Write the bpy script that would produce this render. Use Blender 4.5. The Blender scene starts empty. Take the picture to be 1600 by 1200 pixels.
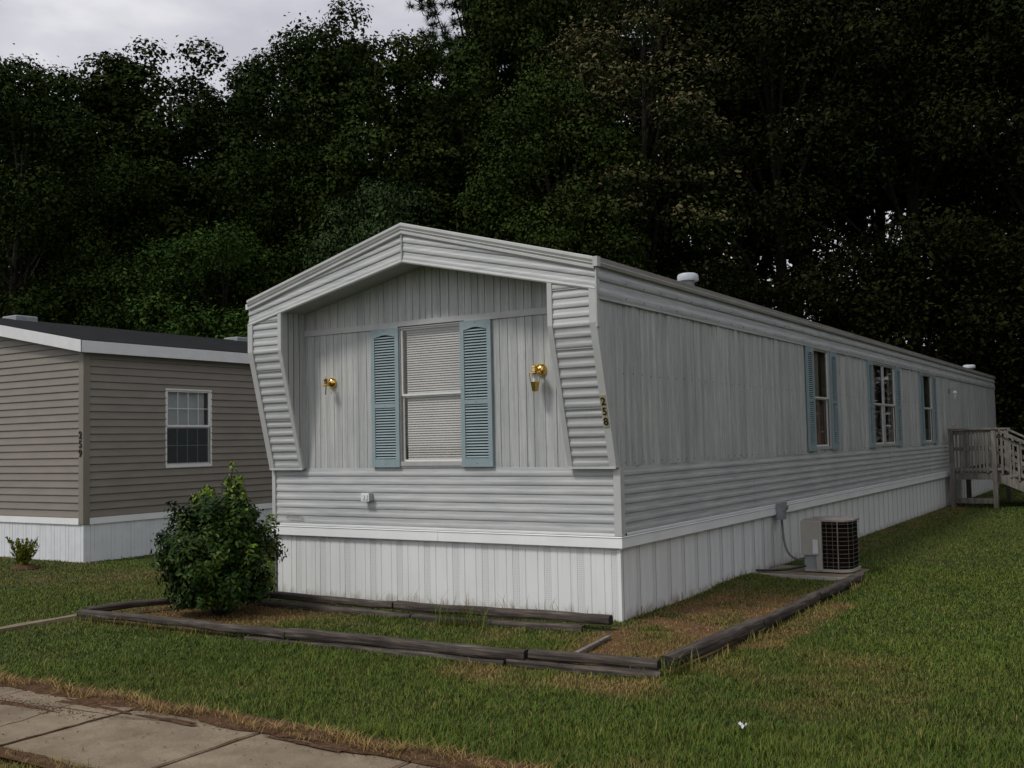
import bpy, math, random
import numpy as np
from mathutils import Vector
C = bpy.context.scene
col = C.collection
R = math.radians

# ------------------------------------------------------------------ materials
def newmat(name):
    m = bpy.data.materials.new(name); m.use_nodes = True
    nt = m.node_tree; b = nt.nodes['Principled BSDF']
    return m, nt, b, nt.nodes, nt.links

def coords(nt, scale, rot=(0, 0, 0), kind='Object'):
    t = nt.nodes.new('ShaderNodeTexCoord'); mp = nt.nodes.new('ShaderNodeMapping')
    mp.inputs['Scale'].default_value = scale; mp.inputs['Rotation'].default_value = rot
    nt.links.new(t.outputs[kind], mp.inputs['Vector']); return mp.outputs['Vector']

def noise(nt, vec, scale=1, detail=4, rough=.55):
    n = nt.nodes.new('ShaderNodeTexNoise')
    n.inputs['Scale'].default_value = scale; n.inputs['Detail'].default_value = detail
    n.inputs['Roughness'].default_value = rough
    nt.links.new(vec, n.inputs['Vector']); return n.outputs['Fac']

def ramp(nt, fac, stops):
    r = nt.nodes.new('ShaderNodeValToRGB'); e = r.color_ramp.elements
    e[0].position, e[0].color = stops[0][0], (*stops[0][1], 1)
    e[1].position, e[1].color = stops[-1][0], (*stops[-1][1], 1)
    for p, c in stops[1:-1]:
        k = e.new(p); k.color = (*c, 1)
    nt.links.new(fac, r.inputs['Fac']); return r.outputs['Color']

def mixc(nt, fac, a, b, mode='MIX'):
    m = nt.nodes.new('ShaderNodeMix'); m.data_type = 'RGBA'; m.blend_type = mode
    for key, val in ((0, fac), (6, a), (7, b)):
        if hasattr(val, 'links') or hasattr(val, 'is_linked'): nt.links.new(val, m.inputs[key])
        elif key == 0: m.inputs[0].default_value = val
        else: m.inputs[key].default_value = (*val, 1)
    return m.outputs[2]

def bump(nt, b, fac, strength=.3, dist=.01):
    n = nt.nodes.new('ShaderNodeBump'); n.inputs['Strength'].default_value = strength
    n.inputs['Distance'].default_value = dist
    nt.links.new(fac, n.inputs['Height']); nt.links.new(n.outputs['Normal'], b.inputs['Normal'])

def plain(name, c, rough=.6, var=.12, scale=6, stretch=(1, 1, 1), metal=0, bmp=0, fine=60, spec=.4):
    m, nt, b, N, L = newmat(name)
    f = noise(nt, coords(nt, stretch), scale, 5)
    lo = tuple(x * (1 - var) for x in c); hi = tuple(min(1, x * (1 + var)) for x in c)
    L.new(ramp(nt, f, [(.3, lo), (.7, hi)]), b.inputs['Base Color'])
    b.inputs['Roughness'].default_value = rough; b.inputs['Metallic'].default_value = metal
    b.inputs['Specular IOR Level'].default_value = spec
    if bmp: bump(nt, b, noise(nt, coords(nt, stretch), fine, 4), bmp)
    return m

def grain(name, c, stretch, rough=.5, dark=.55, streak=.5):
    """embossed wood-grain cladding: broad blotches plus thin darker grain streaks along one axis"""
    m, nt, b, N, L = newmat(name)
    v = coords(nt, stretch)
    f1 = noise(nt, v, 3, 5, .6)
    f2 = noise(nt, coords(nt, tuple(s * 1.0 for s in stretch)), 9, 6, .7)
    f3 = noise(nt, coords(nt, (1, 1, 1)), 1.3, 3)
    lo = (c[0] * .75, c[1] * .77, c[2] * .785); hi = tuple(x * 1.10 for x in c)
    base = ramp(nt, f1, [(.32, lo), (.68, hi)])
    st = ramp(nt, f2, [(.30, (1, 1, 1)), (.44, (0, 0, 0))])
    sfac = N.new('ShaderNodeMath'); sfac.operation = 'MULTIPLY'; sfac.inputs[1].default_value = streak
    L.new(st, sfac.inputs[0])
    c2 = mixc(nt, sfac.outputs[0], base, tuple(x * dark for x in c))
    tint = ramp(nt, f3, [(.3, (.92, .925, .93)), (.7, (1.05, 1.04, 1.02))])
    c3 = mixc(nt, 1.0, c2, tint, 'MULTIPLY')
    L.new(c3, b.inputs['Base Color']); b.inputs['Roughness'].default_value = rough
    f4 = noise(nt, coords(nt, tuple(1.6 if q > 1 else .35 for q in stretch)), 1.7, 2)
    n1 = N.new('ShaderNodeBump'); n1.inputs['Strength'].default_value = .35; n1.inputs['Distance'].default_value = .03; L.new(f4, n1.inputs['Height'])
    n2 = N.new('ShaderNodeBump'); n2.inputs['Strength'].default_value = .12; n2.inputs['Distance'].default_value = .004
    L.new(f2, n2.inputs['Height']); L.new(n1.outputs['Normal'], n2.inputs['Normal']); L.new(n2.outputs['Normal'], b.inputs['Normal'])
    if streak > .6:      # whole boards differ: chalky and bare ones
        f5 = noise(nt, coords(nt, (8.5, 8.5, .12)), 1.0, 2)
        L.new(mixc(nt, 1., c3, ramp(nt, f5, [(.34, (.82, .83, .84)), (.52, (1, 1, 1)), (.68, (1.13, 1.12, 1.10))]), 'MULTIPLY'), b.inputs['Base Color'])
    return m

def leafmat(name, dark, mid, light, rough=.7, spec=.04, tr=0.0):
    m, nt, b, N, L = newmat(name)
    a = N.new('ShaderNodeAttribute'); a.attribute_name = 'tint'
    L.new(ramp(nt, a.outputs['Fac'], [(0, dark), (.55, mid), (1, light)]), b.inputs['Base Color'])
    b.inputs['Roughness'].default_value = rough; b.inputs['Specular IOR Level'].default_value = spec
    return m

GC = (.42, .435, .435)
M = {}
M['boards'] = grain('weathered_board_cladding', (.475, .484, .475), (15, 15, .6), dark=.36, streak=1.0)
M['lap_x'] = grain('ribbed_cladding_lengthwise', (.465, .475, .472), (.7, 14, 14), streak=.3)
M['lap_y'] = grain('ribbed_cladding_sideways', (.465, .475, .472), (14, .7, 14), streak=.3)
M['trim'] = plain('grey_trim', (.465, .47, .462), .45, .08, 5)
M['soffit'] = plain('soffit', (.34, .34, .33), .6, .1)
M['white_vinyl'] = plain('white_vinyl', (.78, .79, .79), .38, .05, 3)
def skirt_mat(name, c):
    m, nt, b, N, L = newmat(name)
    base = ramp(nt, noise(nt, coords(nt, (1, 1, .5)), 2.5, 5), [(.3, tuple(x * .94 for x in c)), (.7, tuple(x * 1.04 for x in c))])
    t = N.new('ShaderNodeTexCoord'); sp = N.new('ShaderNodeSeparateXYZ'); L.new(t.outputs['Object'], sp.inputs[0])
    nz = noise(nt, coords(nt, (7, 7, 2.2)), 1.2, 5, .65)
    ma = N.new('ShaderNodeMath'); ma.operation = 'MULTIPLY_ADD'; ma.inputs[1].default_value = .40; L.new(nz, ma.inputs[0]); 
    sb = N.new('ShaderNodeMath'); sb.operation = 'SUBTRACT'; L.new(ma.outputs[0], sb.inputs[0]); L.new(sp.outputs['Z'], sb.inputs[1]); ma.inputs[2].default_value = -.12
    f = ramp(nt, sb.outputs[0], [(.0, (0, 0, 0)), (.14, (.75, .75, .75))])
    streak = ramp(nt, noise(nt, coords(nt, (22, 22, .5)), 1.5, 4), [(.30, (.92, .915, .905)), (.45, (1, 1, 1))])
    L.new(mixc(nt, 1., mixc(nt, f, base, (.27, .19, .14)), streak, 'MULTIPLY'), b.inputs['Base Color']); b.inputs['Roughness'].default_value = .45
    return m
M['skirt'] = skirt_mat('white_skirting', (.76, .77, .765))
M['blue'] = plain('dusty_blue_shutter', (.25, .322, .344), .5, .07, 8)
M['white_alu'] = plain('white_aluminium', (.70, .70, .68), .35, .06, 9)
M['cap'] = plain('pale_grey_cap', (.46, .49, .52), .5, .1, 9)
M['mill'] = plain('dull_aluminium', (.38, .38, .375), .45, .1, 9)
M['blind'] = plain('blind', (.47, .463, .435), .55, .06, 4)
M['jamb'] = plain('brown_jamb', (.12, .10, .07), .6, .2)
M['jamb_pale'] = plain('pale_jamb', (.30, .27, .21), .6, .2)
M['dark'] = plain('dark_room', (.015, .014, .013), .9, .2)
M['curtain'] = plain('beige_curtain', (.20, .17, .13), .9, .2, 3, (6, 6, .6))
M['curtain2'] = plain('rust_curtain', (.11, .05, .045), .9, .25, 3, (6, 6, .6))
M['roof_metal'] = plain('roof_metal', (.20, .195, .185), .55, .2, 2)
M['edge'] = plain('roof_edge', (.30, .285, .265), .5, .15, 4, (3, .6, 3))
M['brass'] = plain('polished_brass', (.80, .52, .16), .16, .1, 12, metal=1)
M['brass2'] = plain('tarnished_brass', (.60, .37, .10), .22, .25, 30, metal=1)
M['black'] = plain('black_paint_and_gap_shade', (.012, .012, .012), .4, .1)
M['plaque'] = plain('yellowed_plaque', (.36, .325, .20), .5, .25, 14)
M['steel'] = plain('galvanised_grey', (.25, .27, .275), .45, .12, 12)
M['conduit'] = plain('grey_conduit', (.12, .14, .145), .5, .1)
M['ac_beige'] = plain('beige_enamel', (.36, .345, .31), .45, .08, 5)
M['ac_coil'] = plain('rusty_coil', (.010, .0065, .0055), .9, .5, 9, bmp=.3, spec=.05)
M['ac_panel'] = plain('pale_enamel_panel', (.37, .355, .315), .45, .08, 5)
M['ac_wire'] = plain('grille_wire', (.20, .175, .14), .4, .2, 20)
M['ac_top'] = plain('rusted_lid', (.22, .19, .175), .6, .25, 7)
M['label'] = plain('white_sticker', (.66, .67, .70), .5, .05)
M['taupe'] = plain('taupe_vinyl_siding', (.21, .186, .158), .5, .08, 2.2, (1, 1, 3))
M['taupe_trim'] = plain('taupe_trim', (.205, .185, .15), .5, .06)
M['fascia'] = plain('white_fascia', (.66, .67, .67), .45, .05)
M['n_skirt'] = plain('neighbour_skirt', (.68, .70, .72), .45, .05)
M['concrete'] = None

def timber_mat():
    m, nt, b, N, L = newmat('weathered_timber')
    f = noise(nt, coords(nt, (1.2, 26, 26)), 2.2, 7, .65)
    g = noise(nt, coords(nt, (1, 1, 1)), 2.3, 4)
    c1 = ramp(nt, f, [(.30, (.014, .011, .010)), (.47, (.062, .050, .043)), (.60, (.12, .104, .09)), (.78, (.21, .19, .165))])
    c2 = ramp(nt, g, [(.34, (.34, .28, .24)), (.54, (.74, .69, .64)), (.72, (1.12, 1.07, 1.01))])
    L.new(mixc(nt, 1.0, c1, c2, 'MULTIPLY'), b.inputs['Base Color']); b.inputs['Roughness'].default_value = .85
    bump(nt, b, f, .6, .012); return m
M['timber'] = timber_mat()

def deckwood():
    m, nt, b, N, L = newmat('grey_deck_wood')
    f = noise(nt, coords(nt, (14, 14, 1.5)), 2, 6, .6)
    g = noise(nt, coords(nt, (1, 1, 1)), 1.8, 3)
    c1 = ramp(nt, f, [(.3, (.090, .083, .074)), (.7, (.25, .232, .208))])
    c2 = ramp(nt, g, [(.35, (.75, .72, .68)), (.7, (1.1, 1.1, 1.1))])
    L.new(mixc(nt, 1.0, c1, c2, 'MULTIPLY'), b.inputs['Base Color']); b.inputs['Roughness'].default_value = .85
    return m
M['deck'] = deckwood()

def concrete_mat():
    m, nt, b, N, L = newmat('stained_concrete')
    v = coords(nt, (1, 1, 1))
    big = noise(nt, v, 1.4, 5); fine = noise(nt, v, 90, 6, .75); mid = noise(nt, v, 6, 6, .6)
    c1 = ramp(nt, big, [(.3, (.155, .120, .080)), (.7, (.245, .196, .136))])
    c2 = ramp(nt, fine, [(.32, (.66, .65, .63)), (.68, (1.22, 1.2, 1.17))])
    c3 = ramp(nt, mid, [(.35, (.80, .77, .72)), (.6, (1.04, 1.04, 1.04))])
    c = mixc(nt, 1., mixc(nt, 1., c1, c2, 'MULTIPLY'), c3, 'MULTIPLY')
    L.new(c, b.inputs['Base Color']); b.inputs['Roughness'].default_value = .9
    bump(nt, b, fine, .35, .004); return m
M['concrete'] = concrete_mat()

def vent_mat():
    m, nt, b, N, L = newmat('perforated_skirting')
    ch = N.new('ShaderNodeTexChecker'); ch.inputs['Scale'].default_value = 1
    L.new(coords(nt, (78, 78, 78), (0, R(45), 0)), ch.inputs['Vector'])
    ch.inputs['Color1'].default_value = (.73, .74, .735, 1); ch.inputs['Color2'].default_value = (.58, .59, .58, 1)
    L.new(ch.outputs['Color'], b.inputs['Base Color']); b.inputs['Roughness'].default_value = .5
    return m
M['vent'] = vent_mat()

def shingle_mat():
    m, nt, b, N, L = newmat('dark_shingles')
    br = N.new('ShaderNodeTexBrick'); L.new(coords(nt, (1, 1, 1), (0, 0, R(90))), br.inputs['Vector'])
    br.inputs['Scale'].default_value = 1; br.inputs['Brick Width'].default_value = .32
    br.inputs['Row Height'].default_value = .14; br.inputs['Mortar Size'].default_value = .006
    br.inputs['Color1'].default_value = (.012, .013, .015, 1); br.inputs['Color2'].default_value = (.020, .021, .023, 1)
    br.inputs['Mortar'].default_value = (.006, .006, .006, 1)
    f = noise(nt, coords(nt, (1, 1, 1)), 40, 4)
    c = mixc(nt, 1., br.outputs['Color'], ramp(nt, f, [(.3, (.7, .7, .7)), (.7, (1.3, 1.3, 1.3))]), 'MULTIPLY')
    L.new(c, b.inputs['Base Color']); b.inputs['Roughness'].default_value = .95; b.inputs['Specular IOR Level'].default_value = .08
    return m
M['shingle'] = shingle_mat()

def glass_mat():
    m = bpy.data.materials.new('window_glass'); m.use_nodes = True
    nt = m.node_tree; nt.nodes.clear()
    o = nt.nodes.new('ShaderNodeOutputMaterial'); mx = nt.nodes.new('ShaderNodeMixShader')
    t = nt.nodes.new('ShaderNodeBsdfTransparent'); t.inputs['Color'].default_value = (.985, .99, .99, 1)
    g = nt.nodes.new('ShaderNodeBsdfGlossy'); g.inputs['Roughness'].default_value = .03
    lw = nt.nodes.new('ShaderNodeLayerWeight'); lw.inputs['Blend'].default_value = .5
    pw = nt.nodes.new('ShaderNodeMath'); pw.operation = 'POWER'; pw.inputs[1].default_value = 4.5; nt.links.new(lw.outputs['Facing'], pw.inputs[0])
    f = nt.nodes.new('ShaderNodeMath'); f.operation = 'MULTIPLY_ADD'; f.inputs[1].default_value = .85; f.inputs[2].default_value = .07; nt.links.new(pw.outputs[0], f.inputs[0])
    nt.links.new(f.outputs[0], mx.inputs[0]); nt.links.new(t.outputs[0], mx.inputs[1])
    nt.links.new(g.outputs[0], mx.inputs[2]); nt.links.new(mx.outputs[0], o.inputs['Surface'])
    return m
M['glass'] = glass_mat()

def drymat(name, green_lo, green_hi, dry_lo, dry_hi, rough=.75, ground=False):
    m, nt, b, N, L = newmat(name)
    a = N.new('ShaderNodeAttribute'); a.attribute_name = 'tint'
    d = N.new('ShaderNodeAttribute'); d.attribute_name = 'dry'
    if ground:
        v = coords(nt, (1, 1, 1)); f = noise(nt, v, 38, 6, .7); f2 = noise(nt, v, 3, 4)
        g = ramp(nt, f, [(.3, green_lo), (.7, green_hi)]); r = ramp(nt, f, [(.3, dry_lo), (.7, dry_hi)])
        c = mixc(nt, d.outputs['Fac'], g, r)
        c = mixc(nt, 1., c, ramp(nt, f2, [(.3, (.75, .75, .75)), (.7, (1.2, 1.2, 1.2))]), 'MULTIPLY')
        bump(nt, b, f, .8, .03)
    else:
        g = ramp(nt, a.outputs['Fac'], [(0, green_lo), (1, green_hi)])
        r = ramp(nt, a.outputs['Fac'], [(0, dry_lo), (1, dry_hi)])
        c = mixc(nt, d.outputs['Fac'], g, r)
    L.new(c, b.inputs['Base Color']); b.inputs['Roughness'].default_value = rough
    b.inputs['Specular IOR Level'].default_value = .2
    return m
M['grass'] = drymat('lawn_grass', (.036, .070, .007), (.122, .176, .021), (.19, .105, .036), (.43, .27, .12))
M['ground'] = drymat('lawn_soil', (.022, .034, .007), (.050, .070, .014), (.075, .038, .016), (.19, .110, .052), .95, True)
M['soil'] = plain('red_brown_soil', (.085, .050, .030), 1.0, .45, 22, bmp=.9, fine=90, spec=.05)
M['bark'] = plain('bark', (.022, .018, .014), .95, .4, 3, (4, 4, .6), bmp=.6, fine=14)
M['leaf_dark'] = leafmat('dark_oak_leaves', (.007, .014, .002), (.018, .032, .005), (.042, .060, .011))
M['leaf_olive'] = leafmat('olive_oak_leaves', (.006, .009, .002), (.016, .020, .005), (.040, .041, .012))
M['leaf_mid'] = leafmat('mid_green_leaves', (.012, .022, .004), (.029, .046, .009), (.062, .086, .020))
M['leaf_light'] = leafmat('light_green_leaves', (.015, .033, .006), (.034, .066, .012), (.068, .108, .024))
M['leaf_grey'] = leafmat('grey_green_leaves', (.018, .034, .011), (.042, .070, .024), (.086, .122, .052))
M['leaf_pine'] = leafmat('pine_needles', (.012, .026, .007), (.026, .048, .013), (.050, .078, .024))
M['leaf_flower'] = leafmat('leaves_with_tan_blossom', (.008, .015, .003), (.022, .033, .008), (.135, .115, .058))
M['leaf_bush'] = leafmat('glossy_bush_leaves', (.007, .020, .002), (.017, .040, .003), (.15, .22, .022), .45, .12)
M['leaf_sap'] = leafmat('yellow_green_sapling', (.06, .068, .008), (.14, .15, .016), (.24, .23, .03))

# ------------------------------------------------------------------ mesh helpers
def tag(o, label=None, cat=None, group=None, kind=None):
    if label: o['label'] = label
    if cat: o['category'] = cat
    if group: o['group'] = group
    if kind: o['kind'] = kind
    return o

def empty(name, loc, label=None, cat=None, group=None):
    o = bpy.data.objects.new(name, None); col.objects.link(o); o.location = loc; o.empty_display_size = .2
    return tag(o, label, cat, group)

def root_loc(p):
    v = Vector((0, 0, 0))
    while p is not None: v += p.location; p = p.parent
    return v

def front(y0): return lambda u, w, z: (u, y0 - w, z)     # wall facing -y, w = outwards
def side(x0): return lambda u, w, z: (x0 + w, u, z)      # wall facing +x, w = outwards

class MB:
    def __init__(s, fn=None): s.v = []; s.f = []; s.m = []; s.fn = fn
    def p(s, a, b, c):
        s.v.append(s.fn(a, b, c) if s.fn else (a, b, c)); return len(s.v) - 1
    def face(s, pts, mi=0):
        s.f.append([s.p(*q) for q in pts]); s.m.append(mi)
    def grid(s, rows, mi=0, close=False):
        idx = [[s.p(*q) for q in r] for r in rows]
        for a, b in zip(idx[:-1], idx[1:]):
            n = len(a)
            for i in range(n if close else n - 1):
                j = (i + 1) % n
                s.f.append([a[i], a[j], b[j], b[i]]); s.m.append(mi)
        return idx
    def box(s, x0, x1, y0, y1, z0, z1, mi=0):
        q = [s.p(x, y, z) for z in (z0, z1) for x, y in ((x0, y0), (x1, y0), (x1, y1), (x0, y1))]
        for f in ((3, 2, 1, 0), (4, 5, 6, 7), (0, 1, 5, 4), (1, 2, 6, 5), (2, 3, 7, 6), (3, 0, 4, 7)):
            s.f.append([q[i] for i in f]); s.m.append(mi)
    def beam(s, a, b, wu, wv, up=(0, 0, 1), mi=0):
        a = Vector(a); b = Vector(b); d = (b - a).normalized(); up = Vector(up)
        r = d.cross(up).normalized(); u = r.cross(d)
        q = []
        for e in (a, b):
            for su, sv in ((-1, -1), (1, -1), (1, 1), (-1, 1)):
                q.append(s.p(*(e + r * su * wu / 2 + u * sv * wv / 2)))
        for f in ((3, 2, 1, 0), (4, 5, 6, 7), (0, 1, 5, 4), (1, 2, 6, 5), (2, 3, 7, 6), (3, 0, 4, 7)):
            s.f.append([q[i] for i in f]); s.m.append(mi)
    def tube(s, pts, rad, n=8, mi=0, caps=True):
        pts = [Vector(p) for p in pts]
        if not hasattr(rad, '__len__'): rad = [rad] * len(pts)
        rows = []; ref = Vector((.31, .23, .92))
        for i, p in enumerate(pts):
            d = (pts[min(i + 1, len(pts) - 1)] - pts[max(i - 1, 0)]).normalized()
            if abs(d.dot(ref)) > .97: ref = Vector((1, 0, 0))
            a = d.cross(ref).normalized(); b = d.cross(a)
            rows.append([tuple(p + (a * math.cos(t) + b * math.sin(t)) * rad[i]) for t in [2 * math.pi * k / n for k in range(n)]])
        idx = s.grid(rows, mi, True)
        if caps: s.f += [idx[0][::-1], idx[-1]]; s.m += [mi, mi]
    def lathe(s, c, prof, n=20, axis='z', mi=0):
        rows = []
        for r, h in prof:
            row = []
            for k in range(n):
                t = 2 * math.pi * k / n; a, b = r * math.cos(t), r * math.sin(t)
                row.append((c[0] + a, c[1] + b, c[2] + h) if axis == 'z' else (c[0] + a, c[1] - h, c[2] + b))
            rows.append(row)
        s.grid(rows, mi, True)
    def build(s, name, mats, parent=None, smooth=False, bevel=0, origin=None):
        me = bpy.data.meshes.new(name)
        off = root_loc(parent) if parent is not None else Vector(origin or (0, 0, 0))
        me.from_pydata([tuple(Vector(v) - off) for v in s.v], [], s.f)
        if not isinstance(mats, (list, tuple)): mats = [mats]
        for m in mats: me.materials.append(m)
        me.polygons.foreach_set('material_index', s.m)
        if smooth: me.polygons.foreach_set('use_smooth', [True] * len(s.f))
        me.update()
        o = bpy.data.objects.new(name, me); col.objects.link(o)
        if parent is not None: o.parent = parent
        else: o.location = off
        if bevel:
            b = o.modifiers.new('bevel', 'BEVEL'); b.width = bevel; b.segments = 2; b.limit_method = 'ANGLE'
        if smooth:
            w = o.modifiers.new('split', 'EDGE_SPLIT'); w.split_angle = R(40)
        return o

def npmesh(name, V, T, mat, parent=None, attrs=None, origin=(0, 0, 0)):
    V = np.asarray(V, np.float32); T = np.asarray(T, np.int32)
    me = bpy.data.meshes.new(name)
    me.vertices.add(len(V)); me.vertices.foreach_set('co', V.ravel())
    k = T.shape[1]
    me.loops.add(T.size); me.loops.foreach_set('vertex_index', T.ravel())
    me.polygons.add(len(T)); me.polygons.foreach_set('loop_start', np.arange(len(T), dtype=np.int32) * k)
    for nme, arr in (attrs or {}).items():
        a = me.attributes.new(nme, 'FLOAT', 'POINT'); a.data.foreach_set('value', np.asarray(arr, np.float32))
    me.update(calc_edges=True); me.materials.append(mat)
    o = bpy.data.objects.new(name, me); col.objects.link(o); o.location = origin
    if parent is not None: o.parent = parent
    return o

def text_mesh(name, ch, size, mat, parent, loc, rot, extrude=.004):
    cu = bpy.data.curves.new(name, 'FONT'); cu.body = ch; cu.size = size; cu.extrude = extrude; cu.align_x = 'CENTER'
    cu.offset = size * .012
    t = bpy.data.objects.new('tmp', cu); col.objects.link(t)
    dg = bpy.context.evaluated_depsgraph_get(); me = bpy.data.meshes.new_from_object(t.evaluated_get(dg))
    bpy.data.objects.remove(t); me.name = name; me.materials.clear(); me.materials.append(mat)
    o = bpy.data.objects.new(name, me); col.objects.link(o); o.parent = parent; o.location = loc; o.rotation_euler = rot
    return o

# ------------------------------------------------------------------ wall surfaces
def vboards(mb, u0, u1, zb, zt, seed, wmin=.07, wmax=.125, openings=(), groove=.009, depth=.010, relief=.0, mi=0):
    """vertical boards with narrow grooves; zb / zt numbers or functions of u; openings = (ua, ub, za, zb)"""
    rg = random.Random(seed); fb = zb if callable(zb) else (lambda u: zb); ft = zt if callable(zt) else (lambda u: zt)
    cuts = [u0]
    while cuts[-1] < u1 - wmin * 1.4: cuts.append(cuts[-1] + rg.uniform(wmin, wmax))
    cuts[-1] = u1 if u1 - cuts[-1] < wmin else cuts[-1]
    if cuts[-1] != u1: cuts.append(u1)
    for a, b in zip(cuts[:-1], cuts[1:]):
        off = rg.uniform(-relief, relief); g = groove / 2 * rg.uniform(.6, 1.3)
        subs = sorted({a, b} | {e for o in openings for e in o[:2] if a < e < b})
        for c, d in zip(subs[:-1], subs[1:]):
            mid = (c + d) / 2
            segs = [(fb, ft)]
            for o in openings:
                if o[0] < mid < o[1]: segs = [(fb, lambda u, z=o[2]: z), (lambda u, z=o[3]: z, ft)]
            for lo, hi in segs:
                e0 = g if c == a else 0; e1 = g if d == b else 0
                prof = []
                if e0: prof += [(c, -depth), (c + e0, off)]
                else: prof += [(c, off)]
                if relief: prof += [(c + (d - c) * .35, off + relief * .8), (c + (d - c) * .7, off - relief * .3)]
                if e1: prof += [(d - e1, off), (d, -depth)]
                else: prof += [(d, off)]
                mb.grid([[(u, w, lo(u)) for u, w in prof], [(u, w, hi(u)) for u, w in prof]], mi)

LAP = [(0, 0), (.04, .0115), (.09, .0145), (.20, .0150), (.34, .0146), (.41, .0130), (.48, .0098), (.55, .0062), (.62, .0038), (.72, .0026), (.95, .0018), (1, 0)]
def lap_profile(z0, z1, pitch, prof=LAP, joint=0, sc=1.0):
    pts = []; n = max(1, round((z1 - z0) / pitch)); h = (z1 - z0) / n
    for i in range(n):
        for u, w in prof[:-1]: pts.append((z0 + (i + u) * h, w * sc))
        if joint and i % joint == joint - 1:
            pts += [(z0 + (i + .86) * h, .002), (z0 + (i + .87) * h, .013), (z0 + (i + .96) * h, .013), (z0 + (i + .97) * h, .0)]
    pts.append((z1, 0)); return pts
VINYL = [(0, 0), (.02, .016), (.08, .018), (.30, .0165), (.50, .015), (.52, .009), (.56, .0105), (.98, .001), (1, 0)]
DLAP = [(0, -.004), (.03, .016), (.10, .0175), (.55, .008), (.97, .0015), (1, 0)]

SK = [('f', .030, 0), ('g', .009, -.005), ('v', .062, -.002), ('g', .009, -.005), ('f', .062, 0), ('g', .013, -.012), ('f', .125, .0), ('g', .013, -.012), ('f', .035, .0)]
def skirt(mb, u0, u1, z0, z1, vent=True, ph=0., seed=1):
    rg = random.Random(seed); u = u0 - ph; prof = []
    while u < u1:
        for k, wd, off in SK:
            e = u + wd
            if e > u0 and u < u1:
                a, b = max(u, u0), min(e, u1); mi = 1 if (k == 'v' and vent) else 0
                if k == 'g':
                    m = (a + b) / 2; rows = [(a, 0 if off < -.011 else -.003), (m, off * .72), (b, 0 if off < -.011 else -.003)]
                else: rows = [(a, off), (b, off)]
                zz = z0(a) if callable(z0) else z0
                mb.grid([[(q, w, zz) for q, w in rows], [(q, w, z1) for q, w in rows]], mi)
            u = e

def window(house, fn, u0, u1, z0, z1, zm, fw=.035, depth=.09, blind=None, inner='dark', mats=('white_alu', 'mill'), grid=None, mull=None, kind='window', curt=None):
    """window part with frame, sash, pane (and blind or curtains) as sub-parts"""
    b = MB(fn)   # liner box
    b.grid([[(u0, 0, z0), (u1, 0, z0), (u1, 0, z1), (u0, 0, z1)], [(u0, -depth, z0), (u1, -depth, z0), (u1, -depth, z1), (u0, -depth, z1)]], 0, True)
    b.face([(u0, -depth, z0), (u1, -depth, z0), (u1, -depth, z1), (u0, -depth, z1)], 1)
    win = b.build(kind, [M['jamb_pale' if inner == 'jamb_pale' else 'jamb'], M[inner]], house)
    f = MB(fn); o = .022
    f.box(u0 - o, u1 + o, -.004, .016, z1 - .004, z1 + o); f.box(u0 - o, u1 + o, -.004, .020, z0 - o * 1.9, z0 + .004)
    f.box(u0 - o, u0 + .004, -.004, .016, z0 + .004, z1 - .004); f.box(u1 - .004, u1 + o, -.004, .016, z0 + .004, z1 - .004)
    f.build('frame', M[mats[1]], win, bevel=.002)
    spans = [(u0, u1)] if not mull else [(u0, mull - .02), (mull + .02, u1)]
    if mull: 
        k = MB(fn); k.box(mull - .02, mull + .02, -.03, .012, z0 + .004, z1 - .004); k.build('mullion', M[mats[1]], win)
    s = MB(fn); p = MB(fn)
    for a, c in spans:
        e0, e1 = a + .004, c - .004
        for za, zb, w in ((zm, z1 - .004, -.006), (z0 + .004, zm - .0, -.024)):
            t = fw * .62
            s.box(e0, e0 + t, w - .014, w + .004, za, zb); s.box(e1 - t, e1, w - .014, w + .004, za, zb)
            s.box(e0 + t, e1 - t, w - .014, w + .006, za, za + t); s.box(e0 + t, e1 - t, w - .014, w + .004, zb - t * .8, zb)
            p.face([(e0 + t, w - .005, za + t), (e1 - t, w - .005, za + t), (e1 - t, w - .005, zb - t * .8), (e0 + t, w - .005, zb - t * .8)])
            if grid:
                nu, nz = grid
                for i in range(1, nu):
                    uu = e0 + t + (e1 - e0 - 2 * t) * i / nu; s.box(uu - .006, uu + .006, w - .012, w - .0065, za + t, zb - t * .8)
                for i in range(1, nz):
                    zz = za + t + (zb - za - 1.8 * t) * i / nz; s.box(e0 + t, e1 - t, w - .0125, w - .0068, zz - .006, zz + .006)
    s.build('sash', M[mats[0]], win); p.build('pane', M['glass'], win)
    if blind:
        bl = MB(fn); ua, ub, pitch = blind; z = z1 - .05
        bl.box(ua, ub, -.066, -.036, z, z1 - .01)
        z -= pitch * .5; rg = random.Random(5)
        while z > z0 + .02:
            t = .0122; sg = rg.uniform(-.0012, .0012)
            bl.grid([[(ua, -.053, z + t + sg), (ub, -.053, z + t - sg)], [(ua, -.046, z + .003 + sg), (ub, -.046, z + .003 - sg)], [(ua, -.037, z - t * .95 + sg), (ub, -.037, z - t * .95 - sg)]])
            z -= pitch
        bl.build('blind', M['blind'], win)
    if curt:
        for ua, ub, mk, za, zb in curt:
            k = MB(fn); n = 14
            rows = [[(ua + (ub - ua) * i / n, -.062 + .010 * math.sin(i * 1.9 + zz * .7), zz) for i in range(n + 1)] for zz in (za, (za + zb) / 2, zb)]
            k.grid(rows); k.build('curtain', M[mk], win, smooth=True)
    return win

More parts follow.
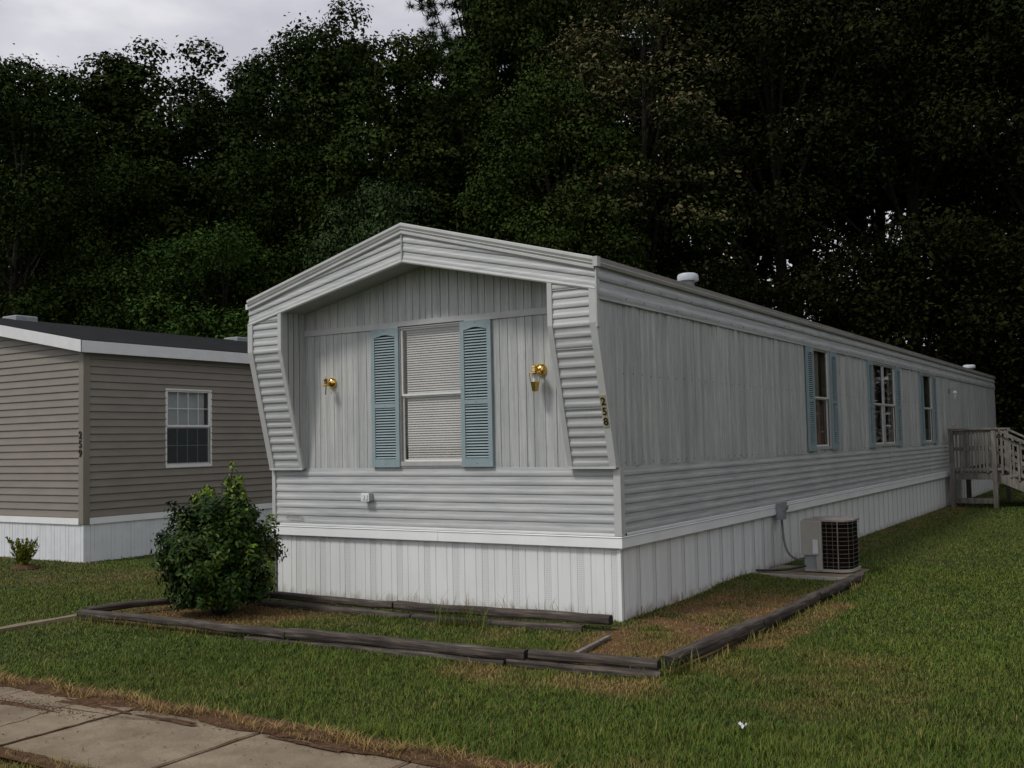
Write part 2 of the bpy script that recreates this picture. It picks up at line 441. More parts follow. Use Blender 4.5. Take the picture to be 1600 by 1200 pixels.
def shutter(house, fn, u0, u1, z0, z1, zmid):
    f = MB(fn); st = .048; w0, w1 = .004, .034
    b0, b1 = z0 + .085, zmid - .022; t0, t1 = zmid + .022, z1 - .085
    f.box(u0, u0 + st, w0, w1, z0, z1); f.box(u1 - st, u1, w0, w1, z0, z1)
    f.box(u0 + st, u1 - st, w0, w1, z0, b0); f.box(u0 + st, u1 - st, w0, w1, b1, t0)
    n = 10; a, c = u0 + st, u1 - st        # arched top rail
    def arch(i): 
        t = i / n; return t1 - .006 + .024 * (math.sin(math.pi * t) ** 1.6)
    for i in range(n):
        ua, ub = a + (c - a) * i / n, a + (c - a) * (i + 1) / n
        f.face([(ua, w1, arch(i)), (ub, w1, arch(i + 1)), (ub, w1, z1), (ua, w1, z1)])
        f.face([(ua, w0, arch(i)), (ub, w0, arch(i + 1)), (ub, w1, arch(i + 1)), (ua, w1, arch(i))])
    f.face([(a, w0, z1), (c, w0, z1), (c, w1, z1), (a, w1, z1)])
    for zz in (z0 + .035, zmid, z1 - .022):
        um = (u0 + u1) / 2; f.box(um - .004, um + .004, w1, w1 + .003, zz - .004, zz + .004, 1)
    f.face([(a, w0 + .001, z0 + .01), (c, w0 + .001, z0 + .01), (c, w0 + .001, z1 - .01), (a, w0 + .001, z1 - .01)], 1)  # black sheet paints in the shade of the gaps between louvers
    sh = f.build('shutter', [M['blue'], M['black']], house, bevel=.003)
    l = MB(fn); pitch = .0285
    for za, zb in ((b0, b1), (t0, t1 + .016)):
        z = za + .006
        while z < zb - .008:
            ww = z + pitch * .62
            l.grid([[(a + .001, .029, z), (c - .001, .029, z)], [(a + .001, .0305, z + .004), (c - .001, .0305, z + .004)], [(a + .001, .019, ww), (c - .001, .019, ww)]])
            l.face([(a + .001, .029, z), (c - .001, .029, z), (c - .001, .018, ww - .003), (a + .001, .018, ww - .003)])
            z += pitch
    l.build('louver_panel', M['blue'], sh)
    return sh

# ================================================================== MOBILE HOME
W = 4.36; XL = -W; XC = -W / 2; YF = -.365; LEN = 25.0; YB = 17.1
ZB, ZS, ZT = 1.400, .790, .655
ZE, ZR = 3.280, 3.870          # eave, ridge
SL = (ZR - ZE) / (W / 2)
roofz = lambda x: ZR - SL * abs(x - XC)
home = empty('mobile_home', (XC, 8, 0), 'long white and grey single wide mobile home with dusty blue shutters and white skirting', 'mobile home')
FR, SD = front(0), side(0)

# front wall boards: lower part with window opening, gable part above the trim board
wx0, wx1, wz0, wz1 = -2.515, -1.705, 1.462, 2.862
b = MB(FR)
vboards(b, XL + .02, -.02, ZB, 2.868, 11, openings=[(wx0, wx1, wz0, wz1)], groove=.0075, depth=.012)
b.build('front_wall', M['boards'], home)
b = MB(FR)
sofz = lambda u: 3.487 - .222 * abs(u - XC) + .0
vboards(b, XL + .02, XC, 2.935, lambda u: sofz(u) + .02, 12, groove=.0075, depth=.012); vboards(b, XC, -.02, 2.935, lambda u: sofz(u) + .02, 13, groove=.0075, depth=.012)
b.build('gable_wall', M['boards'], home)
b = MB(FR); b.box(XL + .02, -.02, -.002, .016, 2.868, 2.935); b.build('trim_board', M['trim'], home, bevel=.003)
# lower ribbed band
b = MB(FR); pr = lap_profile(ZS, ZB, .0872, sc=.62)
b.grid([[(XL, w, z) for z, w in pr], [(0, w, z) for z, w in pr]]); b.build('front_lower_siding', M['lap_x'], home, smooth=True)
b = MB(SD)
for ya, yb in ((.0, 3.66), (3.66, 7.3), (7.3, 10.98), (10.98, 14.6), (14.6, YB)):
    b.grid([[(ya + .002, w, z) for z, w in pr], [(yb - .002, w, z) for z, w in pr]])
    b.box(yb - .005, yb + .005, .0, .004, ZS, ZB)
b.build('side_lower_siding', M['lap_y'], home, smooth=True)
# side boards with openings
w1 = (6.29, 7.09, 1.487, 2.900); w2 = (9.83, 11.57, 1.475, 2.880); w3 = (14.19, 15.16, 1.475, 2.875)
ops = [w1, w2, w3]
b = MB(SD)
vboards(b, -.0, YB, ZB, 2.93, 21, .085, .15, ops, groove=.013, depth=.012, relief=.009)
vboards(b, YB, LEN, ZS, 2.93, 22, .08, .15, groove=.008, depth=.008, relief=.004)
rg = random.Random(12); y = .12
while y < YB:
    for zz in (2.26 + rg.uniform(-.006, .006), 1.43):
        if not any(o[0] - .42 < y < o[1] + .46 for o in ops): b.box(y, y + .009, .008, .013, zz, zz + .009, 1)
    y += .205
b.build('side_wall', [M['boards'], M['black']], home)
b = MB(SD); b.box(YB - .02, YB + .02, .0, .012, ZS, 3.2); b.build('seam_trim', M['trim'], home)
# back and left shell so that the house is closed
b = MB(); b.face([(XL, 0, 0), (XL, LEN, 0), (XL, LEN, ZE), (XL, 0, ZE)])
b.face([(XL, LEN, 0), (0, LEN, 0), (0, LEN, ZE), (XC, LEN, ZR), (XL, LEN, ZE)]); b.build('rear_wall', M['boards'], home)
# side fascia
b = MB(SD); pr2 = lap_profile(2.93, 3.235, .1525)
ye = [YF + .01, 4.9, 9.9, 13.4, YB - .03, YB + .03, LEN]
for ya, yb in zip(ye[:-1], ye[1:]):
    b.grid([[(ya, w * 1.2, z) for z, w in pr2], [(yb, w * 1.2, z) for z, w in pr2]])
b.box(YF + .01, LEN, 0, .022, 2.912, 2.934)
rg = random.Random(3); y = .2
while y < LEN:
    for zz in (2.96, 3.10): b.box(y, y + .008, .018, .024, zz, zz + .008, 1)
    y += .40
b.build('side_fascia', [M['lap_y'], M['black']], home, smooth=True)
b = MB(SD)
b.grid([[(YF - .01, w, z) for w, z in ((.0, 3.20), (.035, 3.205), (.040, 3.235), (.030, 3.245), (.034, 3.285), (-.06, 3.305))],
        [(LEN, w, z) for w, z in ((.0, 3.20), (.035, 3.205), (.040, 3.235), (.030, 3.245), (.034, 3.285), (-.06, 3.305))]])
b.build('roof_edge_rail', M['edge'], home)
# roof
b = MB(); n = 26
b.grid([[(XL - .02, YF + (LEN - YF) * i / n, roofz(XL)), (XC, YF + (LEN - YF) * i / n, ZR), (.02, YF + (LEN - YF) * i / n, ZE + .005)] for i in range(n + 1)])
roof = b.build('roof', M['roof_metal'], home)
def roof_vent(x, y, top, r):
    v = MB(); zb = roofz(x) - .02
    v.lathe((x, y, 0), [(r * .62, zb), (r * .62, top - .10), (r * .66, top - .095)], 24)
    v.build('vent_pipe', M['steel'], roof, smooth=True)
    v = MB(); v.lathe((x, y, 0), [(r * .5, top - .098), (r, top - .10), (r * 1.03, top - .085), (r * 1.02, top - .035), (r * .93, top - .012), (r * .7, top), (.001, top + .004)], 28)
    v.build('vent_cap', M['cap'], roof, smooth=True)
roof_vent(-.95, 4.08, 3.80, .135); roof_vent(-.55, 24.2, 3.62, .17)
# front fascia: courses follow the flatter lower edge, the top trim follows the roof
def fascia(x0, x1, side_n):
    b = MB(front(YF)); nx = 16; n_c = 4; pitch = .0905
    prof = [(z, w) for z, w in lap_profile(0, n_c * pitch, pitch, sc=.8)]
    rows = []
    for i in range(nx + 1):
        x = x0 + (x1 - x0) * i / nx; lim = roofz(x) - .05
        rows.append([(x, w, min(sofz(x) + .012 + z, lim)) for z, w in prof])
    b.grid(rows); return b
for x0, x1 in ((XL, XC), (XC, 0)):
    fascia(x0, x1, 1).build('front_fascia', M['lap_x'], home, smooth=True)
    b = MB(front(YF))
    # top trim of three ribs
    pf = [(-.112, .012), (-.098, .030), (-.078, .030), (-.072, .022), (-.052, .036), (-.046, .028), (-.020, .042), (.004, .040), (.010, .030), (.012, -.02)]
    b.grid([[(x, w, roofz(x) + z) for z, w in pf] for x in (x0, x1)])
    b.build('rake_trim', M['trim'], home)
    b = MB(front(YF))
    b.grid([[(x, w, sofz(x) + z) for z, w in ((-.012, -.02), (-.012, .018), (.0, .024), (.014, .020), (.022, .012))] for x in (x0, x1)])
    b.build('fascia_lip', M['trim'], home)
b = MB(front(YF)); b.box(XC - .006, XC + .006, .012, .024, sofz(XC), ZR - .115); b.build('apex_seam', M['mill'], home)
# soffit behind the fascia
b = MB()
b.grid([[(XL, y, sofz(XL) + .004), (XC, y, sofz(XC) + .004), (0, y, sofz(0) + .004)] for y in (YF + .01, .01)])
b.build('soffit', M['soffit'], home)
b = MB(); b.grid([[(XL, YF, sofz(XL)), (XL, 0, sofz(XL))], [(XL, YF, ZE), (XL, 0, ZE)]]); b.build('rake_return', M['trim'], home)
b = MB(); b.box(XL - .07, XL - .005, YF + .01, YF + 1.2, 3.19, 3.25); b.build('gutter_end', M['white_alu'], home)

# wings: slanted ribbed returns left and right
ZK = 2.70
def wy(z): return -.045 + (YF + .045) * min(1, (z - ZB) / (ZK - ZB))
def wing(xa, xb, outer):
    ztop = lambda x: sofz(x) + .005
    zmax = max(ztop(xa), ztop(xb))
    prof = lap_profile(ZB + .004, ZB + .004 + .0905 * 20, .0905, joint=6, sc=.8)
    prof = [q for q in prof if q[0] < zmax + .05]
    b = MB(); nx = 6; rows = []
    for i in range(nx + 1):
        x = xa + (xb - xa) * i / nx
        rows.append([(x, wy(min(z, ztop(x))) - w, min(z, ztop(x))) for z, w in prof])
    b.grid(rows); wg = b.build('porch_wing', M['lap_x'], home, smooth=True)
    # edge trims, front strips and returns
    inner = xb if outer == xa else xa; s = 1 if outer > inner else -1
    zs = [ZB - .006, ZB + .01, ZK - .0, None]
    def strip(x0, x1, out, ret, name):
        t = MB(); zz = [ZB - .006, ZK, ztop(x0)]
        rows = [[(x0, wy(z) - out + ret, z), (x0, wy(z) - out, z), (x1, wy(z) - out, z), (x1, wy(z) - out + ret, z)] for z in zz]
        t.grid(rows); t.build(name, M['trim'], wg)
    strip(inner - .004 * s, inner + .045 * s, .020, .03, 'inner_edge_trim')
    strip(outer - .065 * s, outer + .006 * s, .021, .07, 'outer_edge_trim')
    t = MB()     # inner return face, boarded
    zz = [ZB, ZK, ztop(inner)]
    rows = [[(inner, wy(z) + .0, z), (inner, .0, z)] for z in zz]; t.grid(rows)
    for k in (.10, .19, .27):
        pts = [(inner + .003 * -s, -k, max(ZB, ZB + (k - .045) / (-YF - .045) * (ZK - ZB)) + .01), (inner + .003 * -s, -k, ztop(inner))]
        t.tube(pts, .0035, 4, 1)
    t.build('inner_return', [M['boards'], M['jamb']], wg)
    t = MB(); rows = [[(outer, wy(z), z), (outer, .0, z)] for z in (ZB, ZK, ZE - .08)]; t.grid(rows)
    t.build('outer_return', M['boards'], wg)
    t = MB(); t.face([(xa, wy(ZB) - .02, ZB - .004), (xb, wy(ZB) - .02, ZB - .004), (xb, 0, ZB - .004), (xa, 0, ZB - .004)])
    t.box(xa, xb, wy(ZB) - .024, wy(ZB) + .0, ZB - .016, ZB + .006); t.build('bottom_trim', M['trim'], wg)
wing(XL, -3.864, XL); wing(-.495, 0, 0)
b = MB(); b.box(-.002, .023, -.008, .055, ZS - .022, ZB - .006); b.box(-.05, .023, -.0225, -.009, ZS - .022, ZB - .016); b.build('corner_trim', M['trim'], home)
b = MB(); b.box(XL - .012, XL + .035, -.0225, -.002, ZS - .022, ZB - .016); b.build('corner_trim', M['trim'], home)
# vertical strip at kink-to-roof on the right corner side
b = MB(SD); b.box(YF - .018, YF + .045, .0, .014, 2.66, 3.20); b.box(YF - .0435, YF + .02, -.006, .0405, 3.20, 3.289); b.build('corner_cap', M['trim'], home)

# skirting
b = MB(front(.022)); skirt(b, XL + .02, -.02, -.05, ZT + .02, ph=.10); b.build('front_skirting', [M['skirt'], M['vent']], home)
b = MB(side(-.022)); skirt(b, .022, LEN, lambda u: -.08, ZT + .02, ph=.05); b.build('side_skirting', [M['skirt'], M['vent']], home)
b = MB(); b.box(-.045, -.012, .012, .05, -.05, ZT); b.build('skirting_corner', M['white_vinyl'], home)
def rail(fn, u0, u1, joints, name):
    t = MB(fn)
    es = [u0] + joints + [u1]
    for a, c in zip(es[:-1], es[1:]):
        pf = [(ZT, .0), (ZT, .022), (ZT + .006, .026), (ZT + .09, .022), (ZT + .100, .028), (ZT + .108, .024), (ZT + .110, .004)]
        t.grid([[(a + .0015, w, z) for z, w in pf], [(c - .0015, w, z) for z, w in pf]])
        pf = [(ZT + .112, .010), (ZT + .114, .019), (ZT + .132, .019), (ZT + .136, .002)]
        t.grid([[(a + .12, w, z) for z, w in pf], [(c + .12, w, z) for z, w in pf]] if c != u1 else [[(a + (.12 if a != u0 else 0), w, z) for z, w in pf], [(c, w, z) for z, w in pf]])
    t.build(name, M['white_vinyl'], home)
rail(FR, XL - .02, .026, [-2.05], 'skirting_rail')
rail(SD, -.026, YB + .1, [3.7, 7.3, 11, 14.6], 'skirting_rail')

# front window, shutters
window(home, FR, wx0, wx1, wz0, wz1, 2.150, fw=.034, depth=.12, blind=(wx0 + .055, wx1 - .01, .0245), inner='jamb_pale')
b = MB(FR); b.box(wx0 - .02, wx1 + .02, .0, .012, ZB + .004, wz0 - .044)
for i in range(9):
    u = wx0 + .02 + i * .095; b.box(u, u + .007, .012, .015, ZB + .018, ZB + .025, 1)
b.build('window_apron', [M['mill'], M['black']], home)
shutter(home, FR, -2.892, -2.520, 1.408, 2.872, 2.055); shutter(home, FR, -1.730, -1.358, 1.408, 2.872, 2.055)
# side windows
window(home, SD, *w1, 2.19, depth=.10, curt=[(6.3, 6.46, 'curtain', 2.2, 2.88), (6.56, 6.78, 'curtain', 1.5, 2.88), (6.42, 6.95, 'curtain2', 1.5, 2.1)])
window(home, SD, *w2, 2.17, depth=.10, mull=10.68, curt=[(10.05, 10.3, 'curtain', 1.5, 2.86), (10.75, 11.0, 'curtain2', 1.5, 2.86), (11.2, 11.4, 'curtain', 1.5, 2.86)])
window(home, SD, *w3, 2.17, depth=.10, curt=[(14.3, 14.6, 'curtain', 1.5, 2.86)])
for wa, wb, wc in ((w1[0], w1[1], 2.15), (w2[0], w2[1], 2.13), (w3[0], w3[1], 2.13)):
    z0 = 1.425 if wa > 9 else 1.43
    shutter(home, SD, wa - .35, wa - .024, z0, 2.905, wc); shutter(home, SD, wb + .05, wb + .40, z0, 2.905, wc)
# door on the deck
b = MB(SD); b.box(17.45, 18.38, .002, .018, .80, 2.84); door = b.build('door', M['trim'], home, bevel=.004)
b = MB(SD); b.tube([(17.53, .018, 1.83), (17.53, .06, 1.83), (17.60, .065, 1.83)], .014, 8); b.build('handle', M['brass2'], door, smooth=True)
# script emblem pressed into the siding at the lower left
em = MB(FR); ex = -4.18; ez = .842
def stroke(pts, r=.0042): em.tube([(ex + a, .021, ez + c) for a, c in pts], r, 5)
stroke([(.045, .042), (.03, .048), (.012, .040), (.008, .022), (.022, .012), (.042, .016)])
stroke([(.058, .014), (.066, .054)]); 
for k in range(8):
    q = .085 + k * .022; hgt = (.030, .022, .040, .036, .042, .034, .022, .026)[k]
    stroke([(q, .012), (q + .009, .012 + hgt * .9), (q + .015, .014)], .0034)
stroke([(.262, .034), (.272, .006), (.258, -.016)]); stroke([(.06, -.006), (.255, -.012)], .0028)
em.build('emblem', M['mill'], home)

# ------------------------------------------------------------------ wall lanterns (things)
def lantern_right():
    t = empty('wall_lantern', (-.80, -.02, 2.33), 'polished brass wall lantern with its glass and bottom cup, right of the front window', 'wall lantern', 'brass wall lanterns')
    b = MB(); b.lathe((-.80, -.0, 2.335), [(.062, .0), (.062, .010), (.052, .026), (.036, .040), (.020, .048), (.001, .050)], 26, 'y'); b.build('back_plate', M['brass'], t, smooth=True)
    b = MB(); b.tube([(-.80, -.045, 2.335), (-.80, -.085, 2.345), (-.80, -.115, 2.35)], .011, 8); b.build('arm', M['brass'], t, smooth=True)
    cx, cy = -.80, -.125
    b = MB(); b.lathe((cx, cy, 2.30), [(.001, .098), (.006, .090), (.006, .078), (.022, .072), (.034, .066), (.036, .052), (.026, .048), (.026, .022), (.030, .016), (.066, .004), (.066, -.004), (.03, -.006)], 6); b.build('cap', M['brass'], t)
    b = MB()
    for k in range(6):
        a = k * math.pi / 3; b.tube([(cx + .060 * math.cos(a), cy + .060 * math.sin(a), 2.297), (cx + .046 * math.cos(a), cy + .046 * math.sin(a), 2.205)], .0032, 5)
    b.build('cage', M['brass2'], t)
    b = MB(); b.lathe((cx, cy, 2.12), [(.001, .0), (.032, .004), (.050, .092), (.046, .094), (.03, .01)], 6); b.build('cup', M['brass'], t)
    b = MB(); b.lathe((cx, cy, 2.205), [(.026, .0), (.026, .085)], 14); b.build('chimney', M['white_alu'], t, smooth=True)
def lantern_left():
    t = empty('wall_lantern', (-3.46, -.02, 2.33), 'broken brass wall lantern with only two cage rods left, left of the front window', 'wall lantern', 'brass wall lanterns')
    b = MB(); b.lathe((-3.46, -.0, 2.335), [(.056, .0), (.058, .010), (.050, .028), (.034, .044), (.018, .052), (.001, .054)], 26, 'y'); b.build('back_plate', M['brass'], t, smooth=True)
    b = MB(); b.tube([(-3.46, -.045, 2.335), (-3.46, -.08, 2.34), (-3.46, -.11, 2.345)], .011, 8); b.build('arm', M['brass2'], t, smooth=True)
    cx, cy = -3.455, -.12
    b = MB(); b.lathe((cx, cy, 2.295), [(.001, .112), (.005, .10), (.005, .085), (.02, .078), (.026, .068), (.018, .052), (.016, .034), (.034, .024), (.040, .006), (.030, .0), (.012, -.004)], 6); b.build('cap', M['brass2'], t)
    b = MB(); b.tube([(cx + .012, cy - .01, 2.30), (cx + .004, cy - .012, 2.20)], .0055, 6); b.build('rod', M['black'], t)
    b = MB(); b.tube([(cx + .075, cy + .03, 2.28), (cx + .058, cy + .02, 2.205)], .0035, 6); b.build('rod', M['brass2'], t)
lantern_right(); lantern_left()
t = empty('wall_lantern', (.04, 17.15, 2.60), 'small silvery porch lantern beside the deck door under the fascia', 'wall lantern')
b = MB(); b.lathe((.0, 0, 0), [(.001, 0)], 3); b = MB(); b.box(.012, .035, 17.20, 17.29, 2.56, 2.68); b.build('back_plate', M['steel'], t, bevel=.004)
b = MB(); b.tube([(.03, 17.24, 2.64), (.10, 17.24, 2.68), (.14, 17.22, 2.62)], .008, 6); b.build('arm', M['steel'], t)
b = MB(); b.lathe((.14, 17.22, 2.42), [(.012, .0), (.045, .13), (.06, .15), (.015, .20)], 6); b.build('lamp_shade', M['white_alu'], t)

# outlet box on the front siding
t = empty('outlet_box', (-2.97, -.02, 1.10), 'small white weatherproof outlet box on the ribbed siding below the front window', 'outlet')
b = MB(FR); b.box(-3.005, -2.905, .008, .075, 1.055, 1.135); b.build('box', M['mill'], t, bevel=.004)
b = MB(FR); b.box(-3.01, -2.90, .076, .084, 1.05, 1.14); lid = b.build('cover', M['white_alu'], t, bevel=.003)
for u in (-2.985, -2.945):
    k = MB(FR); k.box(u, u + .028, .085, .092, 1.07, 1.122); k.build('flap', M['label'], lid, bevel=.002)

# number 258 on the slanted outer trim
ang = math.atan2(-(YF + .045), ZK - ZB)
t = empty('house_number', (-.045, wy(1.91) - .025, 1.91), 'yellowed plaque with black digits 258 on the slanted corner trim of the grey home', 'house number')
up = Vector((0, -math.sin(ang), math.cos(ang))); nrm = Vector((0, -math.cos(ang), -math.sin(ang)))
b = MB(); c0 = Vector((-.035, wy(1.91) - .024, 1.91))
b.beam(c0 - up * .152, c0 + up * .152, .058, .006, nrm); b.build('plaque', M['plaque'], t, bevel=.002)
for k, chx in enumerate('258'):
    p = c0 + up * (.094 - k * .094 - .034) + nrm * .006 + Vector((.004, 0, 0)) - t.location
    text_mesh('digit', chx, .098, M['black'], t, p, (R(90) + ang, 0, 0), .002)

# ------------------------------------------------------------------ air conditioner, pad, disconnect
t = empty('concrete_pad', (.62, 3.98, 0), 'low concrete pad against the side skirting carrying the air conditioner', 'concrete pad')
b = MB(); b.box(.03, 1.13, 3.50, 4.46, -.05, .020); b.build('slab', M['concrete'], t, bevel=.01)
b = MB(); b.box(.03, 1.14, 3.46, 3.495, -.03, .030); b.build('edging', M['ac_beige'], t)
ac = empty('air_conditioner', (.78, 4.14, .03), 'old beige air conditioner with wire grille, dark coil and pale control panel', 'air conditioner')
ax0, ax1, ay0, ay1, az0, az1 = .51, 1.065, 3.86, 4.43, .065, .635
AR = .15
def rsq(x0, x1, y0, y1, r, n=7, rf=.03):
    pts = []
    for cx, cy, a0, rr in ((x1 - r, y0 + r, -90, r), (x1 - r, y1 - r, 0, r), (x0 + rf, y1 - rf, 90, rf), (x0 + rf, y0 + rf, 180, rf)):
        for k in range(n + 1):
            a = R(a0 + 90 * k / n); pts.append((cx + rr * math.cos(a), cy + rr * math.sin(a)))
    return pts
def loft(b, ring, zs, cap=True):
    idx = b.grid([[(x, y, z) for x, y in ring] for z in zs], 0, True)
    if cap: b.f += [idx[0][::-1], idx[-1]]; b.m += [0, 0]
b = MB(); loft(b, rsq(ax0 + .02, ax1 - .02, ay0 + .02, ay1 - .02, AR - .01), (az0, az1)); b.build('coil', M['ac_coil'], ac, smooth=True)
b = MB(); loft(b, rsq(ax0 - .005, ax1 + .005, ay0 - .005, ay1 + .005, AR + .005), (az0 - .030, az0 + .002)); b.build('base_pan', M['ac_beige'], ac, smooth=True)
b = MB(); loft(b, rsq(ax0 - .006, ax1 + .006, ay0 - .006, ay1 + .006, AR + .005), (az1 - .010, az1 + .010))
b.lathe(((ax0 + ax1) / 2 + .02, (ay0 + ay1) / 2, az1), [(.25, .010), (.235, .022), (.12, .034), (.001, .036)], 28); b.build('top_cover', M['ac_top'], ac, smooth=True)
b = MB(); gx = .735
for k in range(11):
    z = az0 + .035 + k * .050; b.tube([(gx, ay0 + .003, z)] + [(x, y, z) for x, y in rsq(ax0 + .003, ax1 - .003, ay0 + .003, ay1 - .003, AR, 10)[:22]], .0019, 5)
for x in (.79, .86): b.tube([(x, ay0 + .001, az0), (x, ay0 + .001, az1 - .01)], .0019, 5)
for a in (-40, -5):
    x, y = ax1 - AR + AR * math.cos(R(a)), ay0 + AR + AR * math.sin(R(a)); b.tube([(x, y, az0), (x, y, az1 - .01)], .0019, 5)
b.box(.915, .926, ay0 - .006, ay0 + .002, az0, az1 - .01)
b.build('grille', M['ac_wire'], ac)
b = MB(); b.box(ax0 - .018, .700, ay0 - .035, ay0 + .02, az0 + .165, az1 + .002); b.box(.665, .735, ay0 - .020, ay0 + .02, az0 - .015, az1)
pan = b.build('control_panel', M['ac_panel'], ac, bevel=.004)
b = MB(); b.box(.635, .695, ay0 - .041, ay0 - .0355, az0 + .185, az0 + .350); b.build('rating_label', M['label'], pan)
b = MB(); b.box(ax0 + .01, .664, ay0 + .0, ay0 + .016, az0, az0 + .165); b.build('service_recess', M['steel'], ac)
t = empty('disconnect_box', (.03, 4.45, .65), 'grey electrical disconnect box with a drooping conduit on the white side skirting', 'electrical box')
b = MB(SD); b.box(4.36, 4.53, .028, .11, .595, .805); bx = b.build('box', M['steel'], t, bevel=.006)
b = MB(SD); b.box(4.35, 4.54, .10, .118, .70, .815); b.tube([(4.50, .11, .75), (4.50, .14, .75)], .03, 10); b.build('cover', M['steel'], bx, bevel=.004)
b = MB(); pts = []
P0, P1, P2, P3 = Vector((.07, 4.45, .60)), Vector((.08, 4.48, .25)), Vector((.20, 4.10, .11)), Vector((.56, 3.87, .16))
for k in range(17):
    s = k / 16; pts.append(P0 * (1 - s) ** 3 + P1 * 3 * s * (1 - s) ** 2 + P2 * 3 * s * s * (1 - s) + P3 * s ** 3)
b.tube(pts, .0145, 8); b.build('conduit', M['conduit'], t, smooth=True)
b = MB(); pts = [(.0, 3.62, .045), (.15, 3.68, .045), (.34, 3.78, .055), (.55, 3.88, .10)]
b.tube(pts, .016, 6); o = b.build('refrigerant_hose', M['black'], None, origin=(.2, 3.7, .04)); tag(o, 'black insulated hose lying on the pad between skirting and air conditioner', 'hose')

# ------------------------------------------------------------------ deck with stairs
dk = empty('wooden_deck', (.55, 17.3, 0), 'weathered grey wooden deck with pickets and stairs at the far side door', 'deck')
def part(name, f, mat='deck', bev=.004):
    b = MB(); f(b); return b.build(name, M[mat], dk, bevel=bev)
DX0, DX1, DY0, DY1, DZ = .10, 1.02, 16.45, 18.6, .79
for x, y, zt in ((DX0 + .045, DY0, 1.70), (DX1, DY0, 1.70), (DX1, DY1, 1.70), (DX0 + .045, DY1, 1.70)):
    part('post', lambda b: b.box(x - .05, x + .05, y - .05, y + .05, -.03, zt))
for k in range(10): part('floor_board', lambda b: b.box(DX0, DX1, DY0 + .06 + k * .205, DY0 + .06 + k * .205 + .19, DZ - .04, DZ))
part('rim_joist', lambda b: b.box(DX0 + .1, DX1 - .055, DY0 - .02, DY0 + .02, DZ - .19, DZ - .045))
part('rim_joist', lambda b: b.box(DX0 + .1, DX1 - .055, DY1 - .02, DY1 + .02, DZ - .19, DZ - .045))
part('bottom_brace', lambda b: b.box(DX0 + .1, DX1 - .055, DY0 - .02, DY0 + .02, .07, .19))
for y in (DY0, DY1):
    part('top_rail', lambda b: b.box(DX0 - .01, DX1 + .09, y - .07, y + .07, 1.702, 1.742))
    part('middle_rail', lambda b: b.box(DX0 + .1, DX1 - .055, y - .018, y + .018, 1.24, 1.32))
    part('upper_rail', lambda b: b.box(DX0 + .1, DX1 - .055, y - .018, y + .018, 1.60, 1.695))
    rg = random.Random(int(y * 10))
    x = DX0 + .155
    while x < DX1 - .07:
        wd = rg.uniform(.036, .05)
        part('baluster', lambda b: b.box(x - wd / 2, x + wd / 2, y - .045, y - .020, DZ - .02 - rg.uniform(0, .03), 1.64), bev=0); x += wd + rg.uniform(.030, .045)
# stairs run outwards (+x)
rise = 5
for k in range(rise):
    x0 = DX1 + .07 + k * .26; z = DZ - (k + 1) * .132 - .02
    part('step', lambda b: b.box(x0, x0 + .28, DY0 + .12, DY1 - .12, z - .04, z))
for y in (DY0 + .09, DY1 - .09):
    part('stringer', lambda b: b.beam((DX1 + .02, y, DZ - .12), (DX1 + 1.45, y, .03), .04, .20, (0, 0, 1)))
    part('handrail', lambda b: b.beam((DX1 + .05, y - .05, 1.70), (DX1 + 1.45, y - .05, .98), .13, .04, (0, 0, 1)))
    part('lower_rail', lambda b: b.beam((DX1 + .05, y, 1.56), (DX1 + 1.45, y, .84), .035, .085, (0, 0, 1)))
    part('lower_rail', lambda b: b.beam((DX1 + .05, y, 1.20), (DX1 + 1.45, y, .48), .035, .085, (0, 0, 1)))
    part('lower_rail', lambda b: b.beam((DX1 + .05, y, .92), (DX1 + 1.45, y, .22), .035, .075, (0, 0, 1)))
    for xx in (DX1 + .70, DX1 + 1.45):
        part('post', lambda b: b.box(xx - .045, xx + .045, y - .035, y + .055, -.03, 1.70 - (xx - DX1) * .5))
    for q in range(7):
        xx = DX1 + .15 + q * .16
        if abs(xx - DX1 - .70) > .06: part('baluster', lambda b: b.box(xx - .022, xx + .022, y - .046, y - .020, .80 - (xx - DX1) * .5, 1.60 - (xx - DX1) * .52), bev=0)

# ================================================================== NEIGHBOUR HOUSE
NX, NY = -9.40, 1.12; NW, NL = 8.2, 12.2; NZ0, NZ1, NZE = .55, .645, 3.13; NS = .185
nb = empty('neighbour_house', (NX - NW / 2, 7, 0), 'taupe vinyl sided house with dark shingle roof and white skirting left of the grey home', 'house')
NF, NSD = front(NY), side(NX)
pv = lap_profile(NZ1, 3.14, .1115, DLAP)
nwin = (2.63, 3.545, 1.385, 2.605)
def cut_grid(fn, u0, u1, op):
    b = MB(fn)
    for a, c in ((u0, op[0]), (op[1], u1)): b.grid([[(a, w, z) for z, w in pv], [(c, w, z) for z, w in pv]])
    lo = [q for q in pv if q[0] < op[2]] + [(op[2], .004)]; hi = [(op[3], .004)] + [q for q in pv if q[0] > op[3]]
    for pp in (lo, hi): b.grid([[(op[0], w, z) for z, w in pp], [(op[1], w, z) for z, w in pp]])
    return b
cut_grid(NSD, NY + .02, NY + NL, nwin).build('side_wall', M['taupe'], nb)
nroof = lambda x: NZE + .17 + NS * (NW / 2 - abs(x - (NX - NW / 2)))
b = MB(NF); pg = lap_profile(NZ1, NZ1 + .1115 * 30, .1115, DLAP); rows = []
for i in range(33):
    x = NX - NW + NW * i / 32; lim = nroof(x) - .1
    rows.append([(x, w, min(z, lim)) for z, w in pg])
b.grid(rows); b.build('front_wall', M['taupe'], nb)
b = MB(); b.box(NX - .09, NX + .026, NY - .026, NY + .09, NZ0 + .001, NZE + .02); b.build('corner_post', M['taupe_trim'], nb, bevel=.006)
